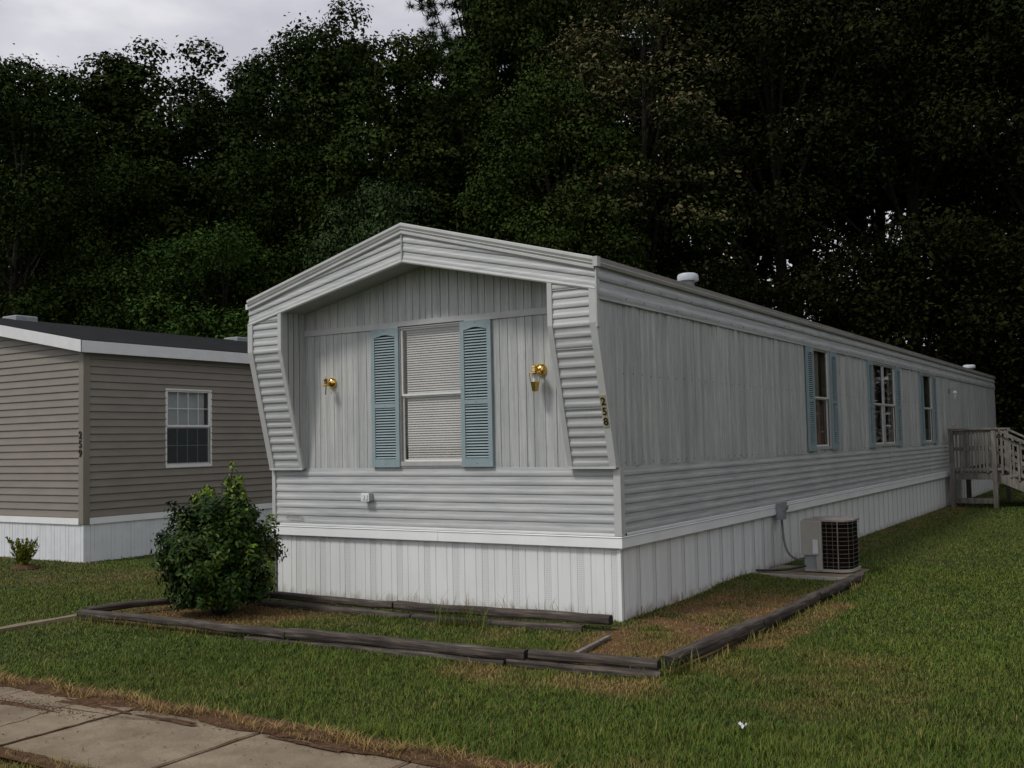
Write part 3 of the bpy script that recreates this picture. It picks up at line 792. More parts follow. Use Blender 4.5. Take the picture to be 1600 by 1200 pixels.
b = MB(NF); skirt(b, NX - NW, NX - .01, -.04, NZ0 + .01, False, .06, 4); b.build('front_skirting', [M['n_skirt'], M['vent']], nb)
b = MB(NSD); skirt(b, NY + .01, NY + NL, -.04, NZ0 + .01, False, .0, 5); b.build('side_skirting', [M['n_skirt'], M['vent']], nb)
b = MB(); b.box(NX - NW, NX - .09, NY - .024, NY - .002, NZ0, NZ1); b.build('skirting_rail', M['white_vinyl'], nb)
b = MB(); b.box(NX + .002, NX + .024, NY + .09, NY + NL, NZ0, NZ1); b.build('skirting_rail', M['white_vinyl'], nb)
b = MB(); b.box(NX - .04, NX + .004, NY - .004, NY + .04, -.04, NZ0); b.build('skirting_corner', M['n_skirt'], nb)
# roof with overhangs
ov, og = .15, .14
b = MB(); xr = NX - NW / 2; zr = NZE + .17 + NS * NW / 2; n = 20
b.grid([[(NX - NW - ov, NY - og + (NL + 2 * og) * i / n, nroof(NX - NW - ov) + .02), (xr, NY - og + (NL + 2 * og) * i / n, zr + .02), (NX + ov, NY - og + (NL + 2 * og) * i / n, nroof(NX + ov) + .02)] for i in range(n + 1)])
nro = b.build('roof', M['shingle'], nb)
b = MB(); ze = nroof(NX + ov)
b.box(NX + ov - .02, NX + ov, NY - og, NY + NL + og, ze - .165, ze + .012); b.build('eave_fascia', M['fascia'], nb)
b = MB(); b.box(NX + .001, NX + ov - .021, NY - og + .03, NY + NL, ze - .15, ze - .135); b.build('soffit', M['taupe_trim'], nb)
for xa, xb in ((NX - NW - ov, xr), (xr, NX + ov - .001)):
    b = MB(front(NY - og))
    b.grid([[(x, w, nroof(x) + z) for z, w in ((.012, -.02), (.012, .02), (-.165, .02), (-.165, -.01))] for x in (xa, xb)]); b.build('rake_fascia', M['fascia'], nb)
    b = MB(); b.grid([[(x, y, nroof(x) - .14) for y in (NY - og + .01, NY)] for x in (xa, xb)]); b.build('soffit', M['taupe_trim'], nb)
for y in (2.7, 8.0):
    b = MB(); b.box(xr - .22, xr + .22, y - .22, y + .22, zr - .06, zr + .075); b.build('roof_vent', M['steel'], nro, bevel=.02)
b = MB(); b.face([(NX - NW, NY, 0), (NX - NW, NY + NL, 0), (NX - NW, NY + NL, NZE), (NX - NW, NY, NZE)])
b.face([(NX - NW, NY + NL, 0), (NX, NY + NL, 0), (NX, NY + NL, NZE), (xr, NY + NL, zr), (NX - NW, NY + NL, NZE)]); b.build('rear_wall', M['taupe'], nb)
def screen_mat():
    m = bpy.data.materials.new('insect_screen'); m.use_nodes = True
    nt = m.node_tree; b = nt.nodes['Principled BSDF']; b.inputs['Base Color'].default_value = (.035, .045, .045, 1); b.inputs['Roughness'].default_value = .7; b.inputs['Alpha'].default_value = .62
    return m
M['screen'] = screen_mat()
M['n_up'] = plain('pale_window_shade', (.30, .32, .32), .7, .06)
wn = window(nb, NSD, *nwin, 2.005, fw=.05, depth=.09, mats=('white_alu', 'white_alu'), grid=(4, 2))
b = MB(NSD); b.face([(2.65, -.07, 2.02), (3.47, -.07, 2.02), (3.47, -.07, 2.6), (2.65, -.07, 2.6)]); b.build('shade', M['n_up'], wn)
b = MB(NSD); b.face([(2.66, -.002, 1.41), (3.51, -.002, 1.41), (3.51, -.002, 1.99), (2.66, -.002, 1.99)]); b.build('insect_screen', M['screen'], wn)
t = empty('house_number', (NX - .035, NY - .03, 1.62), 'black digits 259 mounted vertically on the taupe corner post of the neighbouring house', 'house number')
for k, chx in enumerate('259'): text_mesh('digit', chx, .155, M['black'], t, (0, -.004, .23 - k * .135 - .02), (R(90), 0, 0), .006)

# ================================================================== GROUND, SIDEWALK
def vnoise(x, y, s=1.0, seed=0):
    rg = np.random.default_rng(seed); r = np.zeros_like(x, dtype=float); a = 1.; tot = 0
    for o in range(4):
        for k in range(3):
            th, ph = rg.uniform(0, 6.28), rg.uniform(0, 6.28); f = (1.7 ** o) * s * rg.uniform(.7, 1.3)
            r += a * np.sin(f * (np.cos(th) * x + np.sin(th) * y) + ph + 1.3 * np.sin(f * .6 * (np.cos(th + 1.2) * x + np.sin(th + 1.2) * y)))
        tot += a * 3; a *= .7
    return r / tot * 1.6        # about -1..1
def sm(a, b, x): t = np.clip((x - a) / (b - a), 0, 1); return t * t * (3 - 2 * t)
def boxm(x, y, x0, x1, y0, y1, s=.15): return sm(x0 - s, x0 + s, x) * (1 - sm(x1 - s, x1 + s, x)) * sm(y0 - s, y0 + s, y) * (1 - sm(y1 - s, y1 + s, y))
def dryness(x, y):
    n1, n2, n3 = vnoise(x, y, 2.2, 1), vnoise(x, y, 6.5, 2), vnoise(x, y, .8, 3)
    d = .02 + .07 * n1 + .08 * n2 + .05 * n3
    d = d + 1.05 * boxm(x, y, .12, 1.22, -1.75, 2.2, .2) * (.72 + .5 * n2) + .30 * boxm(x, y, .05, 1.2, 2.2, 3.5, .2) * (.5 + n2)
    d = d + .70 * boxm(x, y, -5.0, -2.9, -2.1, -.6, .3) + .25 * boxm(x, y, -2.9, .1, -1.95, -.7, .2) * (.4 + n2)
    d = d + .75 * boxm(x, y, 1.30, 1.62, -.6, 1.9, .12) * (.8 + .4 * n2) + .35 * boxm(x, y, 1.1, 2.6, -2.4, -.6, .4) * (.5 + n1)
    d = d + .55 * boxm(x, y, -.4, 1.4, -2.5, -2.0, .15) * (.6 + .5 * n2)
    d = d + .9 * boxm(x, y, -30, 30, -4.32, -4.12, .14) + .5 * boxm(x, y, -30, 30, -5.5, -5.05, .12)
    d = d + .6 * boxm(x, y, .0, .5, 5.2, 17, .2) * (.4 + n2)
    d = d + .35 * sm(.45, .9, n1 * .6 + n3 * .7) * sm(1.2, 2.2, x) * (1 - sm(-.5, 1.5, y))
    d = d + .25 * boxm(x, y, -12, -5.2, -1.0, 1.1, .4) * (.5 + n1)
    return np.clip(d, 0, 1)
SW0, SW1 = -5.13, -4.20
def gz(x, y):
    z = .012 * vnoise(x, y, 1.1, 7) + .006 * vnoise(x, y, 5, 8)
    z = z * (1 - boxm(x, y, -4.6, .2, -.2, 26, .1)) 
    z = z - .09 * boxm(x, y, -60, 60, SW0 + .06, SW1 - .06, .05)
    z = z + .05 * boxm(x, y, -.1, .30, 2.2, 3.5, .25)                 # mound of clay by the skirting
    z = z - .02 * boxm(x, y, -4.9, 1.2, -1.95, -.7, .2)
    return z - .01
def axis(lo, hi, step, far):
    a = list(np.arange(lo, hi, step)); s = step; v = hi
    while v < far: a.append(v); s *= 1.35; v += s
    a.append(far); s = step; v = lo - step
    pre = []
    while v > -far: pre.append(v); s *= 1.35; v -= s
    pre.append(-far); return np.array(pre[::-1] + a)
xs, ys = axis(-7, 7, .08, 420), axis(-6, 8, .08, 420)
X, Y = np.meshgrid(xs, ys, indexing='ij'); Z = gz(X, Y); nx, ny = len(xs), len(ys)
I = np.arange(nx * ny).reshape(nx, ny)
Q = np.stack([I[:-1, :-1], I[1:, :-1], I[1:, 1:], I[:-1, 1:]], -1).reshape(-1, 4)
g = npmesh('ground', np.stack([X, Y, Z], -1).reshape(-1, 3), Q, M['ground'], attrs={'dry': dryness(X, Y).ravel(), 'tint': np.zeros(X.size)})
tag(g, kind='structure'); g.data.polygons.foreach_set('use_smooth', [True] * len(g.data.polygons))

b = MB(); rg = random.Random(8); k = -1.385 - 1.115 * 20
for i in range(50):
    x0, x1 = k + i * 1.115, k + (i + 1) * 1.115; dz = rg.uniform(-.006, .006)
    b.box(x0 + .005, x1 - .005, SW0, SW1 + .05, -.10, -.004 + dz)
o = b.build('sidewalk', M['concrete'], None, bevel=.008); tag(o, kind='structure')
# soil washed over the sidewalk edges, in the joints and cracks
def blob(bm, pts, z): bm.face([(x, y, z) for x, y in pts])
b = MB(); n = 420; rows = []
for i in range(n + 1):
    x = -12 + 18 * i / n; e = SW1 - .04 + .10 * float(vnoise(np.array(x), np.array(0.), 2.0, 21)) + .035 * float(vnoise(np.array(x), np.array(3.), 11, 22))
    e = min(e, SW1 + .04)
    rows.append([(x, e, -.001), (x, e + .03, .004 + .004 * math.sin(x * 23)), (x, SW1 + .10, .014 + .005 * math.sin(x * 17)), (x, SW1 + .22, .006)])
b.grid(rows)
rows = []
for i in range(n + 1):
    x = -12 + 18 * i / n; e = SW0 + .02 + .05 * float(vnoise(np.array(x), np.array(0.), 2.4, 31)) + .02 * float(vnoise(np.array(x), np.array(3.), 12, 32))
    rows.append([(x, e, -.001), (x, e - .03, .005), (x, SW0 - .12, .008)])
b.grid(rows)
def crack(pts, w, seed):
    r = random.Random(seed); q = []
    for (x0, y0), (x1, y1) in zip(pts[:-1], pts[1:]):
        for s in range(6):
            t = s / 6; q.append((x0 + (x1 - x0) * t + r.uniform(-.008, .008), y0 + (y1 - y0) * t + r.uniform(-.006, .006)))
    q.append(pts[-1]); rows = []
    for i, (x, y) in enumerate(q):
        a, c = q[max(0, i - 1)], q[min(len(q) - 1, i + 1)]; dx, dy = c[0] - a[0], c[1] - a[1]; l = math.hypot(dx, dy) or 1
        ww = w * r.uniform(.5, 1.4); rows.append([(x - dy / l * ww, y + dx / l * ww, .0022), (x + dy / l * ww, y - dx / l * ww, .0022)])
    b.grid(rows)
for x in (-4.73, -3.615, -2.5, -1.385, -.27, .845): crack([(x, SW0), (x, -4.7), (x, SW1)], .007, int(x * 10))
crack([(-1.75, -4.98), (-1.78, -4.7), (-1.86, -4.42), (-1.84, -4.22)], .005, 3)
crack([(-3.2, -5.1), (-2.75, -4.75), (-2.2, -4.52), (-1.9, -4.42), (-1.5, -4.38)], .006, 4)
crack([(-1.62, -4.40), (-1.2, -4.36), (-1.0, -4.30)], .004, 5)
def patch(cx, cy, rx, ry, seed):
    r = random.Random(seed); pts = []
    for k in range(40):
        a = 2 * math.pi * k / 40; f = 1 + .25 * math.sin(a * 3 + seed) + .15 * math.sin(a * 7 + seed * 2) + r.uniform(-.1, .1)
        pts.append((cx + rx * f * math.cos(a), cy + ry * f * math.sin(a)))
    c = b.p(cx, cy, .0045); ids = [b.p(x, y, .0005) for x, y in pts]
    for k in range(40): b.f.append([c, ids[k], ids[(k + 1) % 40]]); b.m.append(0)
patch(-2.15, -4.50, .36, .035, 1); patch(-1.75, -4.28, .34, .05, 2); patch(-2.7, -4.62, .4, .03, 3); patch(-.95, -4.28, .25, .03, 4); patch(.2, -4.25, .3, .03, 5)
for k in range(2600):
    x = rg.uniform(-6, 2); y = SW1 - abs(rg.gauss(0, .09)) + .06 if k % 4 else rg.uniform(SW0, SW1); q = rg.uniform(.003, .011); a = rg.uniform(0, 6.3)
    if k % 5 == 0: x, y = rg.gauss(-2.1, .4), rg.gauss(-4.47, .05)
    dx, dy = q * math.cos(a), q * math.sin(a); z = .001
    b.face([(x - dx, y - dy, z), (x + dy * .5, y - dx * .5, z + rg.uniform(0, .005)), (x + dx, y + dy, z + rg.uniform(0, .006)), (x - dy * .5, y + dx * .5, z + rg.uniform(0, .005))])
o = b.build('soil', M['soil'], None); tag(o, kind='structure')
# narrow concrete edging strip beside the lawn on the left
b = MB()
b.grid([[(-5.06, y, -.03), (-5.05, y, .022 + .004 * math.sin(y * 9)), (-4.94 - .012 * math.sin(y * 5), y, .022), (-4.93, y, -.03)] for y in np.linspace(-4.05, -1.95, 14)])
o = b.build('concrete_edging', M['concrete'], None, origin=(-5, -3, 0)); tag(o, 'narrow concrete edging strip in the grass left of the timber bed', 'edging')

# ------------------------------------------------------------------ landscape timbers
def timber(a, c, label, h=.085, wd=.105, seed=0, tilt=0.):
    h *= .80; wd *= .88
    r = random.Random(seed); a = Vector(a); c = Vector(c); L = (c - a).length; d = (c - a).normalized(); s = Vector((-d.y, d.x, 0)).normalized(); u = Vector((0, 0, 1))
    n = max(6, int(L / .12)); rows = []
    prof = [(-.5, -.22), (-.40, -.44), (-.28, -.5), (.28, -.5), (.40, -.44), (.5, -.22), (.5, .22), (.41, .42), (.28, .5), (-.28, .5), (-.41, .42), (-.5, .22)]
    ph = [r.uniform(0, 6) for _ in range(4)]
    for i in range(n + 1):
        t = L * i / n; ox = .006 * math.sin(t * 2.1 + ph[0]) + .003 * math.sin(t * 6 + ph[1]); oz = .005 * math.sin(t * 2.6 + ph[2]) + .003 * math.sin(t * 8 + ph[3])
        row = []
        for p, q in prof:
            e = 1 + r.uniform(-.05, .05)
            row.append(tuple(Vector((t - L / 2, p * wd * e + ox, q * h * e + oz))))
        rows.append(row)
    b = MB(); idx = b.grid(rows, 0, True); b.f += [idx[0][::-1], idx[-1]]; b.m += [1, 1]
    o = b.build('landscape_timber', [M['timber'], M['bark']], None)
    o.location = (a + c) / 2; o.rotation_euler = (0, -math.asin(d.z), math.atan2(d.y, d.x))
    tag(o, label, 'timber', 'landscape timbers edging the bed'); return o
timber((-4.86, -2.14, .060), (-2.15, -2.065, .060), 'leftmost grey timber of the front bed edge, beside the concrete strip', seed=1)
timber((-2.13, -2.065, .062), (.165, -1.945, .066), 'dark cracked middle timber of the front bed edge, between two grey ones', seed=2, h=.10)
timber((.19, -1.94, .072), (1.165, -1.80, .072), 'short pale grey timber at the right end of the front bed edge', seed=3)
timber((.02, -1.975, .002), (1.21, -1.85, .004), 'half sunken lower timber under the short pale one at the front corner', seed=4)
timber((-2.6, -2.09, -.016), (.0, -1.985, -.012), 'sunken grey timber under the dark middle timber of the front edge', seed=14)
timber((1.19, -1.74, .075), (1.262, .02, .068), 'thick dark cracked timber along the right side, nearest to the camera', seed=5, h=.12, wd=.13)
timber((1.262, .03, .066), (1.262, 1.75, .062), 'middle timber of the right side bed edge, between the thick one and the pad end', seed=6, h=.10)
timber((1.265, 1.77, .066), (1.262, 3.42, .06), 'farthest timber of the right side bed edge, ending at the concrete pad', seed=7, h=.10, wd=.12)
timber((-4.90, -2.05, .062), (-4.62, -.95, .058), 'dark timber running back behind the bush at the left end of the bed', seed=8)
timber((-3.95, -.60, .085), (-2.16, -.60, .092), 'upper grey timber along the front skirting, left half beside the bush', seed=9)
timber((-2.14, -.60, .092), (.12, -.48, .092), 'upper reddish dark timber along the front skirting, right half by the corner', seed=10, h=.10)
timber((-3.9, -.67, .004), (-1.9, -.665, .006), 'lower sunken timber under the left half of the skirting row', seed=11)
timber((-1.88, -.665, .006), (-.1, -.57, .006), 'lower sunken timber under the right half of the skirting row', seed=12)
b = MB(); b.beam((.36, -1.80, .006), (.24, -.75, .008), .038, .024)
o = b.build('wood_strip', M['deck'], None, origin=(.3, -1.3, .0), bevel=.004); tag(o, 'thin pale wooden strip lying across the bed at the front corner', 'wood strip')
# litter
rg = random.Random(77); b = MB(); n = 8; cx, cy = 2.18, -2.93
b.grid([[(cx - .026 + .052 * i / n, cy - .017 + .034 * j / n, .035 + .016 * rg.random() + .01 * math.sin(i)) for j in range(n + 1)] for i in range(n + 1)])
o = b.build('paper_scrap', M['label'], None, origin=(cx, cy, .03)); tag(o, 'small crumpled white paper scrap in the grass at the front right', 'litter')

# ------------------------------------------------------------------ camera
cam = bpy.data.cameras.new('camera'); co = bpy.data.objects.new('camera', cam); col.objects.link(co)
CL = np.array((4.264653751668828, -8.593972553489579, 1.65)); yaw, pitch, roll, F = -.5612172882, .0555081576, -.0206112547, 1623.1242
f_ = Vector((math.sin(yaw) * math.cos(pitch), math.cos(yaw) * math.cos(pitch), math.sin(pitch)))
r_ = Vector((math.cos(yaw), -math.sin(yaw), 0)); u_ = r_.cross(f_)
r2 = r_ * math.cos(roll) + u_ * math.sin(roll); u2 = u_ * math.cos(roll) - r_ * math.sin(roll)
from mathutils import Matrix
mw = Matrix((( r2.x, u2.x, -f_.x, CL[0]), (r2.y, u2.y, -f_.y, CL[1]), (r2.z, u2.z, -f_.z, CL[2]), (0, 0, 0, 1)))
co.matrix_world = mw; cam.sensor_width = 36; cam.lens = F / 1600 * 36; cam.clip_end = 2000; cam.clip_start = .05
C.camera = co

# ------------------------------------------------------------------ grass
def footprint_ok(x, y):
    bad = ((x > XL + .03) & (x < -.03) & (y > .03) & (y < LEN)) | ((x > NX - NW) & (x < NX) & (y > NY) & (y < NY + NL))
    bad |= (y > SW0 + .04) & (y < SW1 - .02 + .05 * vnoise(x, y * 0, 2.0, 21))
    bad |= (x > .0) & (x < 1.13) & (y > 3.45) & (y < 4.47)
    bad |= (x > -5.06) & (x < -4.93) & (y > -4.05) & (y < -2.0)
    for (a, c) in (((-4.86, -2.14), (-2.15, -2.065)), ((-2.15, -2.065), (.18, -1.94)), ((.18, -1.94), (1.2, -1.80)), ((1.19, -1.74), (1.262, .02)), ((1.262, .02), (1.262, 3.42)), ((-4.9, -2.05), (-4.62, -.95)), ((-3.95, -.61), (-2.1, -.61)), ((-2.1, -.61), (.1, -.50))):
        dx, dy = c[0] - a[0], c[1] - a[1]; t = np.clip(((x - a[0]) * dx + (y - a[1]) * dy) / (dx * dx + dy * dy), 0, 1)
        bad |= np.hypot(x - a[0] - t * dx, y - a[1] - t * dy) < .065
    return ~bad
def make_grass():
    rg = np.random.default_rng(4)
    Vs, Ts, dr, ti = [], [], [], []; base = 0
    for d0, d1, den, wd, hh in ((3.3, 6.2, 9000, .0036, .048), (6.2, 9, 6500, .0042, .036), (9, 14, 3400, .006, .029), (14, 22, 1200, .009, .026), (22, 40, 280, .017, .028)):
        a0, a1 = yaw - R(34), yaw + R(34); n = int(den * .5 * (a1 - a0) * (d1 * d1 - d0 * d0))
        th = rg.uniform(a0, a1, n); d = np.sqrt(rg.uniform(d0 * d0, d1 * d1, n))
        x, y = CL[0] + d * np.sin(th), CL[1] + d * np.cos(th)
        ok = footprint_ok(x, y); x, y = x[ok], y[ok]; n = len(x)
        dy_ = dryness(x, y); cl = vnoise(x, y, 9, 12)
        bare = np.clip((dy_ - .75) * 2, 0, .6); ok = rg.random(n) > bare; x, y, dy_, cl = x[ok], y[ok], dy_[ok], cl[ok]; n = len(x)
        h = hh * (1 + .35 * cl) * rg.uniform(.45, 1.35, n) * (1 - .45 * dy_); long_ = rg.random(n) < .012; h = np.where(long_, h * 1.8, h)
        az = rg.uniform(0, 6.283, n); ln = rg.uniform(.15, 1.15, n) * h; w = wd * rg.uniform(.7, 1.3, n) / 2
        dx, dy = np.cos(az), np.sin(az); px, py = -dy * w, dx * w; z = gz(x, y) - .004
        p0 = np.stack([x - px, y - py, z], -1); p1 = np.stack([x + px, y + py, z], -1)
        mx, my, mz = x + dx * ln * .35, y + dy * ln * .35, z + h * .6
        p2 = np.stack([mx + px * .8, my + py * .8, mz], -1); p3 = np.stack([mx - px * .8, my - py * .8, mz], -1)
        p4 = np.stack([x + dx * ln, y + dy * ln, z + h * rg.uniform(.75, 1., n)], -1)
        V = np.stack([p0, p1, p2, p3, p4], 1).reshape(-1, 3); i = np.arange(n) * 5 + base
        T = np.concatenate([np.stack([i, i + 1, i + 2], -1), np.stack([i, i + 2, i + 3], -1), np.stack([i + 3, i + 2, i + 4], -1)])
        base += n * 5; Vs.append(V); Ts.append(T)
        bd = np.clip(dy_ + rg.normal(0, .10, n) + (rg.random(n) < .025) * .7, 0, 1)
        tt = np.clip(.44 + .14 * sm(1.6, 3.5, x) * sm(-3, 1, y) + .20 * vnoise(x, y, 1.6, 15) + rg.normal(0, .2, n), 0, 1)
        dr.append(np.repeat(bd, 5)); ti.append(np.repeat(tt, 5))
    o = npmesh('lawn_grass', np.concatenate(Vs), np.concatenate(Ts), M['grass'], attrs={'dry': np.concatenate(dr), 'tint': np.concatenate(ti)})
    tag(o, 'short mown lawn grass, green with dry brown patches', 'grass', kind='stuff')
    # tall weeds and dead runners along skirting, timbers and pavement edge
    Vs, Ts, dr, ti = [], [], [], []; base = 0
    def strands(n, fx, fy, hmin, hmax, dry, w=.003, lean=(.2, .9)):
        nonlocal base
        t = rg.random(n); x = fx(t) + rg.normal(0, .02, n); y = fy(t) + rg.normal(0, .02, n); h = rg.uniform(hmin, hmax, n); az = rg.uniform(0, 6.283, n); ln = h * rg.uniform(*lean, n)
        dx, dy = np.cos(az), np.sin(az); px, py = -dy * w, dx * w; z = gz(x, y)
        p0 = np.stack([x - px, y - py, z], -1); p1 = np.stack([x + px, y + py, z], -1); mx, my, mz = x + dx * ln * .3, y + dy * ln * .3, z + h * .62
        p2 = np.stack([mx + px * .8, my + py * .8, mz], -1); p3 = np.stack([mx - px * .8, my - py * .8, mz], -1); p4 = np.stack([x + dx * ln, y + dy * ln, z + h], -1)
        V = np.stack([p0, p1, p2, p3, p4], 1).reshape(-1, 3); i = np.arange(n) * 5 + base
        Ts.append(np.concatenate([np.stack([i, i + 1, i + 2], -1), np.stack([i, i + 2, i + 3], -1), np.stack([i + 3, i + 2, i + 4], -1)])); Vs.append(V); base += n * 5
        dr.append(np.repeat(np.clip(rg.normal(dry, .2, n), 0, 1), 5)); ti.append(np.repeat(rg.random(n), 5))
    strands(60, lambda t: -2.6 + 2.5 * t, lambda t: -.42 + .0 * t + .08 * t, .14, .26, .5)
    strands(90, lambda t: .02 + 0 * t, lambda t: .1 + 3.2 * t, .04, .13, .8)
    strands(120, lambda t: -1.5 + .5 * t, lambda t: -.78 + .04 * t, .10, .24, .05)
    strands(70, lambda t: 1.22 + .1 * t, lambda t: -1.9 + .3 * t, .08, .18, .15)
    strands(3500, lambda t: -6 + 8 * t, lambda t: SW1 + .07 + .05 * np.sin(t * 60), .02, .08, .85, .0022, (.5, 2.2))
    strands(900, lambda t: -6 + 8 * t, lambda t: SW1 - .02 + .05 * np.sin(t * 37), .012, .035, .95, .002, (.8, 2.5))
    strands(250, lambda t: -1.385 + 0 * t, lambda t: SW0 + .93 * t, .01, .03, .6, .002, (.5, 1.5))
    strands(700, lambda t: -6 + 6 * t, lambda t: SW0 - .08 + 0 * t, .03, .07, .7, .0025, (.4, 1.5))
    strands(500, lambda t: -4.8 + 6 * t, lambda t: -2.22 + .36 * t, .05, .12, .25)
    strands(260, lambda t: 1.36 + .02 * t, lambda t: -1.6 + 5 * t, .04, .10, .4)
    o = npmesh('tall_weeds', np.concatenate(Vs), np.concatenate(Ts), M['grass'], attrs={'dry': np.concatenate(dr), 'tint': np.concatenate(ti)})
    tag(o, 'straggly weeds and dead runners along skirting, timbers and pavement edge', 'weeds', kind='stuff')
make_grass()

# ------------------------------------------------------------------ foliage
def leafset(P, N, L, Wd, rg, fold=.25, droop=0.):
    n = len(P); N = N / (np.linalg.norm(N, axis=1, keepdims=True) + 1e-9)
    A = rg.normal(size=(n, 3)); A[:, 2] -= droop; A -= (A * N).sum(1, keepdims=True) * N * .8; A /= np.linalg.norm(A, axis=1, keepdims=True) + 1e-9
    B = np.cross(N, A); B /= np.linalg.norm(B, axis=1, keepdims=True) + 1e-9
    L = np.asarray(L).reshape(-1, 1) * np.ones((n, 1)); Wd = np.asarray(Wd).reshape(-1, 1) * np.ones((n, 1))
    mid = P + A * L * .08
    V = np.stack([P - A * L / 2, P + A * L / 2, mid + B * Wd / 2 + N * fold * Wd, mid - B * Wd / 2 + N * fold * Wd], 1).reshape(-1, 3)
    i = np.arange(n) * 4
    T = np.concatenate([np.stack([i, i + 2, i + 1], -1), np.stack([i, i + 1, i + 3], -1)])
    return V, T
def crown(seed, H, rad, base, ncl, nleaf, L, Wd, prof, clr=(.10, .17), flower=0., flat=1., inner=.25):
    """leaf clumps spread through a crown volume: uneven outline with gaps"""
    rg = np.random.default_rng(seed); Ps, Ns, tn, cen = [], [], [], []
    for k in range(ncl):
        t = rg.random() ** .85; z = base + (H - base) * t; r = rad * prof(t); a = rg.uniform(0, 6.283); q = r * math.sqrt(rg.uniform(inner, 1))
        cr = rad * rg.uniform(*clr) * 2.2; c = np.array((q * math.cos(a), q * math.sin(a), z)); cen.append(c)
        n = int(nleaf / ncl * rg.uniform(.6, 1.4)); D = rg.normal(size=(n, 3)); D /= np.linalg.norm(D, axis=1, keepdims=True)
        D[:, 2] = np.abs(D[:, 2]) * np.where(rg.random(n) < .72, 1, -1)
        rr = cr * (.35 + .65 * rg.random(n) ** .5) * (1 + .25 * rg.normal(size=n) * .5)
        P = c + D * rr[:, None] * np.array((1, 1, rg.uniform(.75, 1.15) * flat)); Ps.append(P); Ns.append(D + rg.normal(size=(n, 3)) * .55 + np.array((0, 0, .38)))
        ct = rg.normal(0, .10); tt = np.clip(.42 + ct + rg.normal(0, .17, n), 0, .8)
        if flower:
            m = (D[:, 2] > .15) & (rg.random(n) < flower * min(1, .25 + t)); tt = np.where(m, rg.uniform(.78, 1, n), np.minimum(tt, .62))
        tn.append(tt)
    P = np.concatenate(Ps); N = np.concatenate(Ns); s = rg.uniform(.45, 1.0, len(P)) * rg.choice([1, 1, 1.55], len(P))
    V, T = leafset(P, N, L * s, Wd * s, rg); return V, T, np.repeat(np.concatenate(tn), 4), cen
def trunk_mb(seed, H, r0, cen, nb=26):
    rg = random.Random(seed); b = MB(); lean = rg.uniform(-.4, .4), rg.uniform(-.4, .4)
    ax = lambda z: Vector((lean[0] * (z / H) ** 2 * 2, lean[1] * (z / H) ** 2 * 2, z))
    zs = [H * .93 * i / 10 for i in range(11)]
    b.tube([ax(z) for z in zs], [r0 * (1.25 if i == 0 else 1) * (1 - .9 * i / 10.5) + .02 for i in range(11)], 9)
    for c in rg.sample(cen, min(nb, len(cen))):
        z0 = max(.25 * H, c[2] - .22 * H - rg.uniform(0, .1 * H)); a = ax(z0); e = Vector(tuple(c)); m = (a + e) / 2 + Vector((rg.uniform(-.3, .3), rg.uniform(-.3, .3), .04 * H))
        b.tube([a, m, e], [r0 * .32 * (1 - z0 / H) + .025, r0 * .18 + .015, .012], 5)
    return b
round_ = lambda t: .35 + .75 * math.sin(math.pi * min(1, .12 + t * .86)) ** .8 if t < .97 else .25
tall_ = lambda t: .62 + .38 * math.sin(math.pi * (.15 + .8 * t))
oval_ = lambda t: (math.sin(math.pi * (.08 + .87 * t))) ** .65
PROTO = {}
def proto(key, V, T, tn, cen, mat, seed, H, r0, nb=26):
    cme = npmesh('crown', V, T, M[mat], attrs={'tint': tn}); tme = trunk_mb(seed, H, r0, cen, nb).build('trunk', M['bark'])
    PROTO[key] = (cme.data, tme.data)
    for o in (cme, tme): bpy.data.objects.remove(o)
def mk(key, seed, H, rad, base, ncl, nleaf, L, Wd, prof, mat, r0, nb=26, **kw):
    V, T, tn, cen = crown(seed, H, rad, base, ncl, nleaf, L, Wd, prof, **kw); proto(key, V, T, tn, cen, mat, seed, H, r0, nb)
mk('oak', 1, 16, 3.6, 3.0, 120, 76000, .155, .10, oval_, 'leaf_dark', .22)
mk('oak2', 2, 16, 3.6, 4.0, 100, 76000, .155, .10, round_, 'leaf_dark', .24)
mk('lumpy', 3, 16, 2.9, 2.5, 180, 76000, .155, .10, tall_, 'leaf_mid', .20, clr=(.075, .125))
mk('olive', 4, 18, 4.0, 3.5, 120, 74000, .155, .08, oval_, 'leaf_olive', .24, flat=.85)
mk('flower', 5, 17, 3.6, 3.2, 190, 62000, .15, .085, oval_, 'leaf_flower', .22, flower=.75, clr=(.08, .13))
mk('small', 6, 8, 2.8, .8, 90, 52000, .11, .068, oval_, 'leaf_light', .10, clr=(.09, .15))
mk('thin', 7, 17, 2.6, 8.5, 60, 13000, .25, .14, oval_, 'leaf_dark', .20, nb=16)
